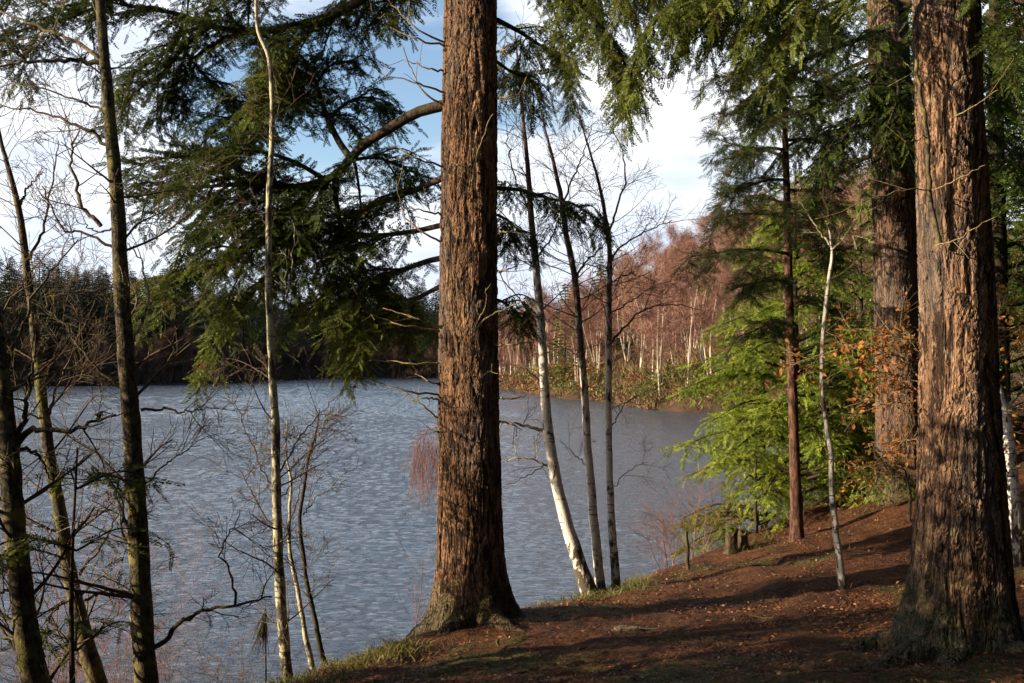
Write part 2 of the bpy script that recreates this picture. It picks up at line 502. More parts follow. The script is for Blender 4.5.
# ------------------------------------------------------------------ terrain
SHORE = np.array([(-120, 2), (-40, 1.5), (-14, 1.8), (-9, 4.0), (-5.5, 6.8), (-3.3, 8.6), (-2.3, 9.9), (-1.4, 11.1), (.1, 13.1), (1.9, 15.6), (4.5, 18.5),
                  (8, 23), (13, 31), (18, 45), (19, 62), (15.5, 80), (11.5, 86), (8.8, 102), (5.3, 114), (1, 136), (-1.8, 157), (-8, 205),
                  (-18, 256), (-45, 258), (-54, 195), (-68, 170), (-85, 168), (-115, 140), (-140, 60)], float)

def shore_dist(x, y):
    """signed distance to the waterline: positive on land"""
    x = np.asarray(x, float); y = np.asarray(y, float)
    d2 = np.full(x.shape, 1e18); inside = np.zeros(x.shape, bool)
    n = len(SHORE)
    for i in range(n):
        a = SHORE[i]; b = SHORE[(i + 1) % n]; e = b - a
        t = np.clip(((x - a[0]) * e[0] + (y - a[1]) * e[1]) / (e @ e), 0, 1)
        d2 = np.minimum(d2, (x - a[0] - t * e[0]) ** 2 + (y - a[1] - t * e[1]) ** 2)
        if a[1] != b[1]:
            c = ((a[1] > y) != (b[1] > y)) & (x < (b[0] - a[0]) * (y - a[1]) / (b[1] - a[1]) + a[0])
            inside ^= c
    return np.where(inside, -1, 1) * np.sqrt(d2)

_CP = np.array([(-.36, 9, 1.78), (3.0, 7, 2.03), (.84, 11, 1.50), (3.07, 9.5, 1.93), (3.6, 13, 1.72), (5.3, 14, 2.22), (4.64, 9.5, 2.05), (.57, 6.6, 1.93), (1.69, 6, 2.1), (0, 0, 2.35), (6, 3, 2.9),
                (-4, 0, 1.8), (2.9, 13, 1.60), (9, 14, 3.1), (9, 20, 3.3), (6.5, 18, 2.4), (-1.9, 7.4, 1.66), (-3, 3, 1.85), (2, 15, 1.3), (12, 8, 3.4), (4, 20, 1.7)], float)
def _rbf_fit():
    n = len(_CP); r = np.hypot(_CP[:, None, 0] - _CP[None, :, 0], _CP[:, None, 1] - _CP[None, :, 1])
    A = np.zeros((n + 3, n + 3)); A[:n, :n] = r - .15 * np.eye(n)
    A[:n, n] = 1; A[:n, n + 1:] = _CP[:, :2]; A[n, :n] = 1; A[n + 1:, :n] = _CP[:, :2].T
    return np.linalg.solve(A, np.concatenate([_CP[:, 2], np.zeros(3)]))
_RW = _rbf_fit()
def bank_top(x, y):
    x = np.clip(x, -5, 13); y = np.clip(y, -3, 21)
    z = _RW[-3] + _RW[-2] * x + _RW[-1] * y
    for (a, b, _), w in zip(_CP, _RW):
        z = z + w * np.sqrt((x - a) ** 2 + (y - b) ** 2 + .09)
    return z

def ground_z(x, y):
    x = np.asarray(x, float); y = np.asarray(y, float)
    s = shore_dist(x, y) + 0.25 * fbm(x * 0.6, y * 0.6, 3)
    # the near bank: a plane that tips towards the lake and breaks off at its edge
    plane = bank_top(x, y) + 0.012 * np.clip(x - 7, 0, 60) * np.clip(x - 7, 0, 14)
    plane = plane + 0.05 * fbm(x * 0.55, y * 0.55, 3) + 0.04 * fbm(x * 3.1, y * 3.1, 3) * (y < 40)
    bank = np.where(s > 0, s * 0.92, s * 0.35)
    k = 0.25
    hmin = np.clip(0.5 + 0.5 * (plane - bank) / k, 0, 1)
    near = plane + (bank - plane) * hmin - k * hmin * (1 - hmin)
    # hills across the water
    right = sstep(x, -30, 0)
    slope = (0.64 + (0.13 - 0.64) * sstep(y, 118, 185)) * right + 0.40 * (1 - right)
    cap = 27.0 * right + 20.0 * (1 - right)
    sp = np.clip(s, 0, None)
    hill = cap * (1 - np.exp(-slope * sp / cap * 1.0)) + 0.05 * np.clip(sp - 60, 0, 200)
    hill = hill + fbm(x * 0.05, y * 0.05, 4) * np.clip(sp * 0.12, 0, 3.0)
    hill = np.where(s > 0, hill + 0.15 * (1 - np.exp(-sp * 2)), s * 0.25)
    w = sstep(y, 22, 42)
    z = near * (1 - w) + hill * w
    return np.maximum(z, -1.6)

def gz(x, y):
    return float(ground_z(np.array([x]), np.array([y]))[0])

def hit(px, py, lo=4.5, hi=26.0):
    """distance at which the sight line through a photo pixel meets the bank"""
    D = np.linspace(lo, hi, 900)
    q = np.array([P(px, py, d) for d in D])
    below = q[:, 2] <= ground_z(q[:, 0], q[:, 1])
    return D[np.argmax(below)] if below.any() else hi

def build_ground():
    def axis(lo, hi, step, flo, fhi, n):
        core = np.arange(lo, hi, step)
        g = np.geomspace(step * 3, fhi - hi, n)
        g2 = np.geomspace(step * 3, lo - flo, n)
        return np.concatenate([(lo - g2)[::-1], core, hi + g])
    xs = axis(-8, 11, 0.06, -520, 520, 90)
    ys = axis(3.5, 19, 0.06, -320, 640, 110)
    X, Y = np.meshgrid(xs, ys)
    Z = ground_z(X, Y)
    nearm = sstep(Y, 3, 4) * (1 - sstep(Y, 18, 22))
    Z = Z + nearm * (0.022 * fbm(X * 7, Y * 7, 3) + .05 * fbm(X * 1.9, Y * 1.9, 2))
    v = np.stack([X.ravel(), Y.ravel(), Z.ravel()], 1)
    ny, nx = X.shape
    i = np.arange(ny - 1)[:, None] * nx; j = np.arange(nx - 1)[None]
    q = np.stack([i + j, i + j + 1, i + nx + j + 1, i + nx + j], -1).reshape(-1, 4)
    mb = MB(); mb.add(v, q)
    o = mb.obj("ground", M['ground'], smooth=True)
    o['kind'] = 'structure'
    # the lake surface: real wavelets, finer near the bank
    ys = [6.0]
    while ys[-1] < 275: ys.append(ys[-1] + .024 + .0015 * ys[-1])
    ys = np.concatenate([np.linspace(-20, 5.5, 12), ys, np.linspace(290, 620, 12)])
    xs = [0.0]
    while xs[-1] < 150: xs.append(xs[-1] + max(.09, .020 * (xs[-1] - 9)))
    xs = np.array(xs); xs = np.concatenate([-np.geomspace(155, 500, 8)[::-1], -xs[:0:-1], xs, np.geomspace(155, 520, 8)])
    X, Y = np.meshgrid(xs, ys)
    sx = np.gradient(xs)[None]; sy = np.gradient(ys)[:, None]
    r = np.random.default_rng(12)
    Z = np.zeros_like(X)
    XX = X + .5 * fbm(X * .15, Y * .15, 3); YY = Y + .9 * fbm(X * .12 + 9, Y * .12, 3)
    for i in range(46):
        lam = .15 * (8.0 ** (i / 45.0)); an = R(80) + r.normal(0, .55)
        kx, ky = math.cos(an), math.sin(an)
        amp = lam * .0052 * r.uniform(.6, 1.3)
        sp_y = np.maximum(sy * abs(ky), .5 * sx * abs(kx))
        att = np.clip((lam - 2.1 * sp_y) / (.5 * lam), 0, 1)
        if lam > .45: att = att * (.12 + .75 * sstep(Y, 20, 90))
        amp = amp * (1 + .9 * sstep(Y, 40, 130))
        Z += amp * att * np.sin(2 * math.pi / lam * (kx * XX + ky * YY) + r.uniform(0, 6.28))
    Z *= np.clip(.80 + .6 * fbm(X * .06, Y * .10, 3), .3, 1.2)
    ny, nx = X.shape
    i = np.arange(ny - 1)[:, None] * nx; j = np.arange(nx - 1)[None]
    mb = MB(); mb.add(np.stack([X.ravel(), Y.ravel(), Z.ravel()], 1), np.stack([i + j, i + j + 1, i + nx + j + 1, i + nx + j], -1).reshape(-1, 4))
    o = mb.obj("water", M['water'], smooth=True)
    o['kind'] = 'structure'
build_ground()

# ------------------------------------------------------------------ foliage templates
def twig_template(n, ang, nl, w, rise, seed, tipfade=0.5):
    """a needled shoot along +x, length 1: two flattish ranks of needles and a sparse upper one"""
    r = np.random.default_rng(seed)
    v = [(0, -.006, 0), (0, .006, 0), (1, 0, 0)]; t = [(0, 1, 2)]
    for i in range(n):
        x = (i + 0.5) / n
        for s in (-1, 1, 0):
            if s == 0 and r.random() > 0.45: continue
            l = nl * (1 - tipfade * x * x) * r.uniform(.75, 1.15)
            a = ang + r.uniform(-.2, .2)
            xx = x + r.uniform(-.5, .5) / n
            if s == 0:
                d = np.array((math.cos(a), r.uniform(-.4, .4), math.sin(a) * (1 if r.random() < .7 else -1)))
            else:
                d = np.array((math.cos(a), s * math.sin(a), rise + r.uniform(-.25, .25)))
            d = d / np.linalg.norm(d)
            side = np.array((-d[1], d[0], r.uniform(-.5, .5))); side = side / np.linalg.norm(side)
            b = np.array((xx, 0, 0)); k = len(v)
            v += [b, b + d * l * .5 + side * w, b + d * l, b + d * l * .5 - side * w]
            t += [(k, k + 1, k + 2), (k, k + 2, k + 3)]
    return np.array(v, np.float32), np.array(t, np.int64)

T_FIR = [twig_template(24, 1.0, .20, .026, .05, s) for s in (1, 2, 3)]
T_COARSE = [twig_template(9, .95, .28, .050, .08, s) for s in (4, 5, 6)]
T_PINE = [twig_template(18, .62, .38, .016, .15, s, 0.1) for s in (7, 8)]

class Sprays:
    def __init__(self, templates):
        self.T = templates; self.o = []; self.d = []; self.l = []
    def put(self, o, d, l):
        self.o.append(o); self.d.append(d); self.l.append(l)
    def into(self, mb, rg):
        if not self.o: return
        O = np.concatenate(self.o); D = unit(np.concatenate(self.d)); L = np.concatenate(self.l)
        U = UP + rg.normal(0, .45, O.shape)
        Y = unit(np.cross(U, D)); Z = np.cross(D, Y)
        Ms = np.stack([D, Y, Z], 1) * L[:, None, None]
        which = rg.integers(0, len(self.T), len(O))
        for k, (tv, tt) in enumerate(self.T):
            sel = which == k
            mb.inst(tv, tt, Ms[sel], O[sel])

UP = np.array((0, 0, 1.0))

def bough(wood, sp, pts, r0, sec, gap=.075, droop=.25, twl=.20, tgap=.045, rg=rng, start=.1, k=7, lift=0.0, end_r=.005, n=26, spread=.85, hang=0.06, rough=.34, subs=0):
    """a conifer limb along pts: side branchlets in a loose drooping fan, needled shoots along each"""
    path = smooth_path(pts, n)
    L = np.linalg.norm(np.diff(path, axis=0), axis=1).sum()
    tt = np.linspace(0, 1, n)
    wood.tube(path, r0 * (1 - tt) ** .8 + end_r, k)
    for i in range(subs):
        t = start + (1 - start) * (i + rg.uniform(0, .8)) / subs
        f = t * (n - 1); a = min(int(f), n - 2)
        q = path[a] + (path[a + 1] - path[a]) * (f - a); Tq = unit(path[a + 1] - path[a]); Sq = unit(np.cross(Tq, UP) + 1e-6)
        dq = unit(Tq * rg.uniform(.3, .9) + Sq * rg.uniform(-.9, .9) + UP * rg.uniform(-.75, .30))
        lq = sec * rg.uniform(.8, 1.5) * (1.1 - .5 * t)
        bough(wood, sp, [q, q + dq * lq * .5 + UP * .03, q + dq * lq - UP * (.25 * lq)], max(.006, r0 * .3), sec * .62, gap, droop, twl, tgap, rg, .12, 4, lift, .003, 10, spread, hang, rough, 0)
    m = max(4, int(L * (1 - start) / gap))
    I = np.arange(m)
    t = start + (1 - start) * (I + rg.uniform(.1, .9, m)) / m
    f = t * (n - 1); a = np.minimum(f.astype(int), n - 2)
    p = path[a] + (path[a + 1] - path[a]) * (f - a)[:, None]
    T = unit(path[a + 1] - path[a])
    S = unit(np.cross(T, UP) + 1e-6)
    sg = np.where(I % 2 == 0, -1.0, 1.0)
    prof = np.minimum(1, (t - start) / .2 + .35) * (1 - .62 * t ** 1.6)
    l = sec * prof * rg.uniform(.45, 1.25, m)
    d0 = unit(T * rg.uniform(.4, .8, m)[:, None] + S * (sg * spread * rg.uniform(.5, 1.1, m))[:, None] + UP * (lift + rg.normal(0, rough, m))[:, None])
    nb = 6
    u = np.linspace(0, 1, nb)
    hg = hang * rg.uniform(.2, 1.3, m)
    SP = p[:, None] + d0[:, None] * (l[:, None] * u)[..., None] - UP * ((droop * l)[:, None] * u ** 1.8 + hg[:, None] * u ** 2)[..., None]
    wood.tubes(SP, np.linspace(.0065, .002, nb)[None] * (.6 + .5 * l)[:, None], 3)
    sl = np.linalg.norm(np.diff(SP, axis=1), axis=2).sum(1)
    q = np.maximum(2, (sl / tgap).astype(int)); Q = int(q.max())
    J = np.arange(Q + 1)[None].repeat(m, 0); ok = J <= q[:, None]
    uu = .08 + .92 * np.minimum(J / q[:, None], 1)
    f2 = uu * (nb - 1); b = np.minimum(f2.astype(int), nb - 2); rI = I[:, None]
    A0 = SP[rI, b]; B0 = SP[rI, b + 1]
    pp = A0 + (B0 - A0) * (f2 - b)[..., None]
    T2 = unit(B0 - A0); S2 = unit(np.cross(T2, UP) + 1e-6)
    tip = (J == q[:, None])
    sd = np.where(tip, 0, np.where(J % 2 == 0, -.75, .75))
    dd = T2 * np.where(tip, 1, rg.uniform(.45, .9, J.shape))[..., None] + S2 * sd[..., None] - UP * np.where(tip, 0, droop * .4 + hang * .8)[..., None] + rg.normal(0, .26, J.shape + (3,))
    ln = twl * (1.05 - .40 * uu) * rg.uniform(.6, 1.25, J.shape)
    sp.put(pp[ok], dd[ok], ln[ok])

# ------------------------------------------------------------------ bare-twig branching
def branchlets(mb, p0, d0, l, r, depth, rg, curl=.14, up=.10, k=5, droop=0.0, seg=None, kids=(3, 5), ang=.75, minr=.0016, shrink=.62):
    n = seg or max(4, int(5 + 2 * depth))
    pts = [np.array(p0, float)]; d = unit(np.array(d0, float))
    for i in range(n - 1):
        d = unit(d + rg.normal(0, curl, 3) * .6 + UP * (up - droop * (i / n)) * .35)
        pts.append(pts[-1] + d * l / (n - 1))
    pts = np.array(pts)
    mb.tube(pts, np.linspace(r, max(r * .35, minr), n), k, cap=False)
    if depth <= 0: return
    m = rg.integers(kids[0], kids[1] + 1)
    for j in range(m):
        t = .22 + .76 * (j + rg.uniform(0, .9)) / m
        f = t * (n - 1); a = min(int(f), n - 2)
        p = pts[a] + (pts[a + 1] - pts[a]) * (f - a)
        T = unit(pts[a + 1] - pts[a])
        S = unit(np.cross(T, rg.normal(0, 1, 3)))
        dd = unit(T * math.cos(ang) + S * math.sin(ang) * rg.uniform(.7, 1.2))
        branchlets(mb, p, dd, l * shrink * (1.1 - .4 * t) * rg.uniform(.7, 1.2), max(r * .5 * (1 - .4 * t), minr), depth - 1, rg, curl, up, max(3, k - 1), droop, None, kids, ang, minr, shrink)

def limb_path(mb, pts, r0, r1, rg, k=6, twigs=0, tl=.5, depth=1, n=18, wob=.012, up=.1, droop=0., minr=.0016, kids=(3, 5)):
    """a limb along given points, with random finer branches off it"""
    p = smooth_path(pts, n)
    p[1:-1] += rg.normal(0, wob, (n - 2, 3))
    mb.tube(p, np.linspace(r0, r1, n), k)
    for j in range(twigs):
        t = rg.uniform(.2, 1.0); f = t * (n - 1); a = min(int(f), n - 2)
        q = p[a] + (p[a + 1] - p[a]) * (f - a)
        T = unit(p[a + 1] - p[a]); S = unit(np.cross(T, rg.normal(0, 1, 3)))
        branchlets(mb, q, T * .6 + S * .8, tl * rg.uniform(.5, 1.2), max(r1, r0 * .35 * (1 - t * .6)), depth, rg, up=up, droop=droop, k=4, minr=minr, kids=kids)

# ------------------------------------------------------------------ big trunks
def big_trunk(path, rad, k, n, flare, flare_h, lobes, seed):
    """tapered trunk with root flare; path and rad: control lists; the first point lies under the ground"""
    p = smooth_path(path, n)
    s = np.linspace(0, 1, n)
    cs = np.concatenate([[0], np.cumsum(np.linalg.norm(np.diff(np.asarray(path), axis=0), axis=1))]); cs /= cs[-1]
    r = np.interp(s, cs, rad)
    th = np.arange(k) * 2 * math.pi / k
    hgt = p[:, 2] - p[0, 2]
    fl = flare * np.exp(-np.clip(hgt - .15, 0, None) / flare_h)
    ph = np.random.default_rng(seed).uniform(0, 6.28, 6)
    lob = sum(a * np.cos(m * th + ph[i]) for i, (m, a) in enumerate(lobes))
    low = .05 * np.cos(2 * th + ph[4])[None] + .035 * np.cos(3 * th + ph[5])[None]
    rr = r[:, None] * (1 + low + fl[:, None] * (1 + lob[None]))
    v = p[:, None, :] + np.stack([np.cos(th)[None] * rr, np.sin(th)[None] * rr, np.zeros_like(rr)], -1)
    i = np.arange(n - 1)[:, None] * k; j = np.arange(k)[None]; j2 = (j + 1) % k
    q = np.stack([i + j, i + j2, i + k + j2, i + k + j], -1).reshape(-1, 4)
    mb = MB(); mb.add(v.reshape(-1, 3), q)
    return mb

def sprays_obj(sp, name, mat, parent, base, rg):
    mb = MB(); sp.into(mb, rg)
    return mb.obj(name, mat, parent, base)

def add_bough(root, base, pts, r0, sec, mat, fol, templates=T_FIR, seed=0, label=None, **kw):
    rg = np.random.default_rng(seed)
    wood = MB(); sp = Sprays(templates)
    kw.setdefault('subs', 4)
    bough(wood, sp, pts, r0, sec, rg=rg, **kw)
    b = wood.obj("bough", mat, root, base, True, label)
    sprays_obj(sp, "needles", fol, b, (0, 0, 0) if False else base, rg)
    return b

# ================================================================== CENTRAL FIR
D0 = 9.0
bx, by = P(471, 610, D0)[:2]
bz = gz(bx, by)
base = np.array((bx, by, bz))
fir = thing("fir_tree", "tall furrowed fir with mossy foot standing on the bank edge", "tree", base)
px0 = [(473, 640), (472, 600), (471, 540), (469.5, 420), (469, 300), (470, 150), (471, 0), (472, -200), (473, -500), (474, -900)]
pth = np.array([P(a, b, D0) for a, b in px0])
pth[0, 2] = bz - .25
mb = big_trunk(pth, [.29, .275, .252, .235, .224, .213, .200, .18, .14, .09], 160, 620, .48, .24, [(5, .62), (3, .34), (9, .22)], 5)
mb.obj("trunk", M['bark_a'], fir, base, True)

def fir_boughs():
    L = D0
    B = [
        # (points, r0, sec, fol, kwargs): the big limb on the left and its forks
        ([(446, 105, 9.0), (416, 113, 9.08), (389, 129, 9.15), (366, 143, 9.22), (349, 160, 9.3), (332, 177, 9.38), (295, 187, 9.5), (245, 184, 9.65), (195, 188, 9.8), (150, 192, 9.9)], .048, .75, 'fol_dark', dict(start=.24, droop=.18, hang=.03, rough=.26, subs=16)),
        ([(352, 160, 9.32), (338, 140, 9.40), (325, 112, 9.49), (316, 84, 9.58), (300, 55, 9.67), (270, 40, 9.80)], .030, .62, 'fol_dark', dict(start=.18)),
        ([(322, 180, 9.36), (300, 205, 9.38), (270, 232, 9.43), (235, 255, 9.50), (195, 272, 9.60), (160, 282, 9.68)], .034, .70, 'fol_olive', dict(start=.12, droop=.22, hang=.04)),
        ([(335, 172, 9.4), (336, 200, 9.5), (345, 240, 9.6), (365, 275, 9.8), (392, 300, 10.0), (415, 318, 10.1)], .024, .55, 'fol_olive', dict(start=.12, droop=.28, hang=.06)),
        ([(330, 176, 9.36), (310, 215, 9.53), (285, 255, 9.71), (255, 290, 9.88), (225, 320, 10.05), (215, 340, 10.09)], .022, .55, 'fol_olive', dict(start=.25, droop=.25, hang=.04)),
        ([(443, 178, 9.26), (415, 190, 9.46), (375, 205, 9.70), (335, 222, 9.90), (300, 238, 10.09)], .026, .60, 'fol_olive', dict(start=.15)),
        ([(443, 258, 9.29), (425, 262, 9.49), (398, 272, 9.69), (365, 285, 9.90), (330, 305, 10.09), (300, 318, 10.22)], .024, .62, 'fol_olive', dict(start=.10, droop=.25, hang=.04)),
        ([(443, 285, 9.26), (418, 298, 9.41), (388, 315, 9.58), (358, 335, 9.72), (340, 345, 9.81)], .018, .48, 'fol_olive', dict(start=.15, droop=.22, hang=.04)),
        ([(443, 225, 9.22), (410, 232, 9.37), (370, 235, 9.54), (320, 228, 9.74), (275, 235, 9.89)], .022, .58, 'fol_olive', dict(start=.15)),
        ([(300, 190, 9.5), (255, 176, 9.7), (210, 160, 9.9), (165, 158, 10.0), (132, 168, 10.1)], .022, .62, 'fol_dark', dict(start=.05, droop=.15, hang=.03, rough=.25)),
        ([(326, 180, 9.4), (290, 160, 9.3), (250, 150, 9.2), (215, 148, 9.2)], .020, .60, 'fol_dark', dict(start=.1, droop=.15, hang=.03, rough=.25)),
        ([(318, 95, 9.5), (285, 98, 9.7), (250, 112, 9.8), (215, 120, 9.9)], .016, .58, 'fol_dark', dict(start=.05, droop=.18, hang=.03, rough=.28)),
        ([(328, 118, 9.5), (352, 100, 9.7), (375, 98, 9.8), (390, 105, 9.9)], .014, .46, 'fol_dark', dict(start=.08, droop=.2, rough=.28)),
        ([(316, 84, 9.6), (330, 66, 9.8), (352, 62, 9.9)], .012, .42, 'fol_dark', dict(start=.08, droop=.2, rough=.28)),
        ([(350, 160, 9.4), (378, 158, 9.6), (408, 170, 9.8), (428, 178, 9.9)], .014, .42, 'fol_dark', dict(start=.1, droop=.2, rough=.28)),
        ([(300, 205, 9.5), (265, 215, 9.4), (225, 222, 9.3), (185, 236, 9.3)], .018, .58, 'fol_dark', dict(start=.08, droop=.18, hang=.03, rough=.26)),
        # the high limb that crosses from the left top
        ([(446, -55, 8.90), (410, -30, 9.19), (360, 0, 9.25), (325, 18, 9.34), (290, 27, 9.42), (250, 32, 9.52), (210, 26, 9.61), (178, 14, 9.69), (140, 8, 9.78), (90, -2, 9.91)], .055, .72, 'fol_dark', dict(start=.28, droop=.22, hang=.04, subs=9)),
        ([(210, 26, 9.61), (185, 45, 9.66), (165, 70, 9.70), (145, 85, 9.73), (128, 98, 9.75)], .022, .55, 'fol_dark', dict(start=.15)),
        ([(250, 32, 9.52), (222, 40, 9.68), (195, 62, 9.84), (225, 92, 9.78), (255, 112, 9.68)], .020, .55, 'fol_dark', dict(start=.2)),
        ([(325, 18, 9.34), (300, 40, 9.31), (280, 62, 9.31), (262, 90, 9.30)], .020, .50, 'fol_olive', dict(start=.12, droop=.25, hang=.04)),
        ([(120, -8, 9.85), (95, 8, 9.89), (60, 20, 9.97), (30, 28, 10.04), (0, 38, 10.11), (-30, 44, 10.21)], .018, .55, 'fol_dark', dict(start=.05, droop=.3)),
        ([(448, -80, 8.80), (405, -60, 8.40), (340, -30, 9.18), (270, -15, 9.28), (200, -25, 9.44), (120, -30, 9.63), (40, -25, 9.87), (-20, -10, 10.03)], .050, .70, 'fol_dark', dict(start=.25, droop=.22, hang=.04)),
        # to the right of the trunk
        ([(496, -60, 8.9), (530, -36, 8.7), (562, -14, 8.6), (592, 16, 8.5), (615, 44, 8.4), (634, 84, 8.4)], .035, .58, 'fol_olive', dict(subs=4, start=.10, droop=.45, hang=.18)),
        ([(496, -90, 8.7), (545, -75, 8.3), (600, -58, 8.0), (650, -38, 7.8), (690, -18, 7.7), (722, 0, 7.6)], .038, .62, 'fol_olive', dict(subs=4, start=.18, droop=.5, hang=.22)),
        ([(497, 20, 9.3), (520, 32, 9.5), (545, 48, 9.7), (575, 60, 9.8)], .020, .48, 'fol_olive', dict(subs=4, start=.10, droop=.45, hang=.12)),
        ([(496, -70, 9.2), (530, -60, 9.4), (570, -42, 9.6), (620, -20, 9.8), (660, 0, 9.9)], .028, .58, 'fol_olive', dict(subs=4, start=.15, droop=.45, hang=.2)),
        ([(497, 62, 9.2), (512, 72, 9.4), (535, 82, 9.6)], .012, .35, 'fol_olive', dict(subs=4, start=.15, droop=.4, hang=.1)),
        ([(498, 188, 9.2), (520, 190, 9.4), (548, 198, 9.6), (575, 205, 9.7), (600, 222, 9.8)], .016, .34, 'fol_dark', dict(subs=4, start=.05, droop=.5, hang=.12)),
        ([(498, 215, 9.3), (510, 222, 9.6), (522, 235, 9.8)], .010, .30, 'fol_dark', dict(subs=4, start=.1, droop=.6, hang=.1)),
        ([(498, 300, 9.3), (508, 305, 9.6), (520, 318, 9.8)], .010, .28, 'fol_dark', dict(subs=4, start=.1, droop=.5, hang=.1)),
        # top fringe left of the trunk
        ([(446, -30, 9.1), (425, -12, 9.3), (400, -2, 9.5), (380, 2, 9.6), (345, 6, 9.7)], .016, .38, 'fol_olive', dict(start=.2, droop=.4)),
    ]
    for i, (pts, r0, sec, fol, kw) in enumerate(B):
        add_bough(fir, base, PL(pts), r0, sec, M['limb'], M[fol], seed=100 + i, **{'subs': 3 + int(len(pts) * 1.1), **kw})
    # boughs above the frame, which shade what is below them
    rg = np.random.default_rng(55)
    for i in range(12):
        h = rg.uniform(4.2, 11); a = rg.uniform(-.9, 1.2) if i % 2 else rg.uniform(0, 6.28)
        o = base + np.array((0, 0, h + 1.8)); d = np.array((math.cos(a), math.sin(a), 0))
        l = rg.uniform(1.8, 2.9)
        if d[0] < -.2: l *= .6
        add_bough(fir, base, [o + d * .15, o + d * l * .5 + UP * .12, o + d * l - UP * .3], .03, .6, M['limb'], M['fol_dark'], templates=T_COARSE, seed=300 + i, droop=.35, tgap=.09, gap=.13, subs=3)
    # dead twigs
    tw = [
        [(446, 47), (416, 38), (389, 25), (369, 13)], [(446, 43), (416, 28), (389, 0), (380, -15)], [(445, 92), (416, 83), (376, 72)],
        [(444, 106), (422, 90), (412, 70), (403, 47)], [(444, 71), (428, 68), (402, 59)], [(443, 167), (413, 157), (389, 143)],
        [(441, 331), (406, 326), (383, 318), (363, 311)], [(441, 328), (416, 318), (383, 308)], [(441, 362), (416, 364), (390, 361), (369, 361)],
        [(441, 395), (406, 391), (379, 383), (359, 376)], [(440, 420), (423, 405), (406, 396)], [(441, 215), (420, 210), (402, 208)],
        [(441, 242), (424, 232), (405, 216), (396, 180)], [(440, 400), (425, 398), (412, 401)], [(441, 384), (428, 381), (415, 374)],
        [(441, 433), (436, 432), (433, 431)],
        [(494, 345), (512, 344), (530, 342)], [(497, 422), (512, 424), (522, 430)], [(497, 98), (510, 97), (530, 92)], [(497, 52), (508, 48), (520, 42)],
        [(495, 272), (506, 270), (518, 266)], [(497, 398), (510, 399), (525, 396)], [(497, 230), (508, 233), (516, 227)]]
    fr = [[(472, 182), (476, 160), (485, 132), (490, 120), (493, 114)], [(474, 332), (479, 318), (486, 306), (486, 288)], [(474, 331), (484, 321), (495, 314), (512, 306), (530, 299)],
          [(479, 381), (486, 374), (491, 371), (492, 364)], [(478, 395), (483, 394)], [(451, 163), (462, 166), (472, 165)]]
    rg = np.random.default_rng(77)
    for t in tw:
        m2 = MB()
        pts = PL([(a, b, 8.95 - .004 * abs(a - 445) * (1 if i % 2 else .3)) for i, (a, b) in enumerate(t)])
        limb_path(m2, pts, .011, .003, rg, 5, 2, .22, 0, 14, .006, minr=.0022)
        m2.obj("dead_branch", M['dead'], fir, base, True)
    for t in fr:
        m2 = MB()
        pts = PL([(a, b, 8.72 - .03 * i) for i, (a, b) in enumerate(t)])
        limb_path(m2, pts, .010, .004, rg, 5, 1, .12, 0, 14, .005, minr=.0022)
        m2.obj("dead_branch", M['dead'], fir, base, True)
    # reddish weeping twigs behind the trunk at the left
    m2 = MB()
    o = PL([(448, 425, 9.25), (430, 428, 9.4), (418, 440, 9.5)])
    limb_path(m2, o, .008, .003, rg, 4, 0, n=10)
    for i in range(70):
        q = P(rg.uniform(414, 444), rg.uniform(426, 450), 9.35 + rg.uniform(-.15, .25))
        branchlets(m2, q, (rg.normal(-.1, .3), rg.normal(0, .3), -1), rg.uniform(.2, .55), .0022, 1, rg, up=-.5, k=3, kids=(2, 4), ang=.5, minr=.0013)
    m2.obj("weeping_twigs", M['redtwig'], fir, base)
fir_boughs()
for i, (a, l, r0) in enumerate([(3.5, .55, .09), (4.4, .5, .08), (5.4, .55, .085), (2.6, .5, .08)]):
    d = np.array((math.cos(a), math.sin(a)))
    pts = []
    for u in (.3, .5, .7, .9, 1.15):
        q = base[:2] + d * l * u * 1.2 + np.array((-d[1], d[0])) * .05 * math.sin(u * 4 + i)
        pts.append((q[0], q[1], gz(*q) + .15 * max(0, 1 - u) ** 1.5 - .045 * u))
    m2 = MB(); m2.tube(smooth_path(pts, 30), np.linspace(r0 * 1.25, .02, 30), 14)
    m2.obj("root", M['bark_a'], fir, base, True)

# ================================================================== RIGHT FIR
D1 = 7.0
bx, by = P(953, 650, D1)[:2]
bz = gz(bx, by)
base1 = np.array((bx, by, bz))
fir2 = thing("fir_tree", "massive plated fir trunk with wide mossy root flare at the right of the bank", "tree", base1)
px1 = [(957, 690), (957, 640), (960, 590), (961, 500), (959, 400), (957, 300), (951, 150), (946, 0), (941, -200), (936, -500), (932, -900)]
pth = np.array([P(a, b, D1) for a, b in px1]); pth[0, 2] = bz - .3
mb = big_trunk(pth, [.365, .345, .308, .268, .238, .224, .205, .196, .175, .145, .08], 180, 640, .42, .29, [(5, .66), (3, .36), (9, .22)], 9)
mb.obj("trunk", M['bark_b'], fir2, base1, True)
# surface roots that run out from the foot
for i, (a, l, r0) in enumerate([(3.75, .95, .075), (4.35, .65, .07), (2.9, .75, .06), (5.3, .6, .07), (.3, .6, .06)]):
    d = np.array((math.cos(a), math.sin(a)))
    pts = []
    for u in (.22, .42, .65, .85, 1.1):
        q = base1[:2] + d * l * u * 1.05 + np.array((-d[1], d[0])) * .06 * math.sin(u * 4 + i)
        pts.append((q[0], q[1], gz(*q) + .15 * max(0, 1 - u) ** 1.3 - .04 * u))
    m2 = MB(); m2.tube(smooth_path(pts, 30), np.linspace(r0 * 1.25, .02, 30), 14)
    m2.obj("root", M['bark_b'], fir2, base1, True)

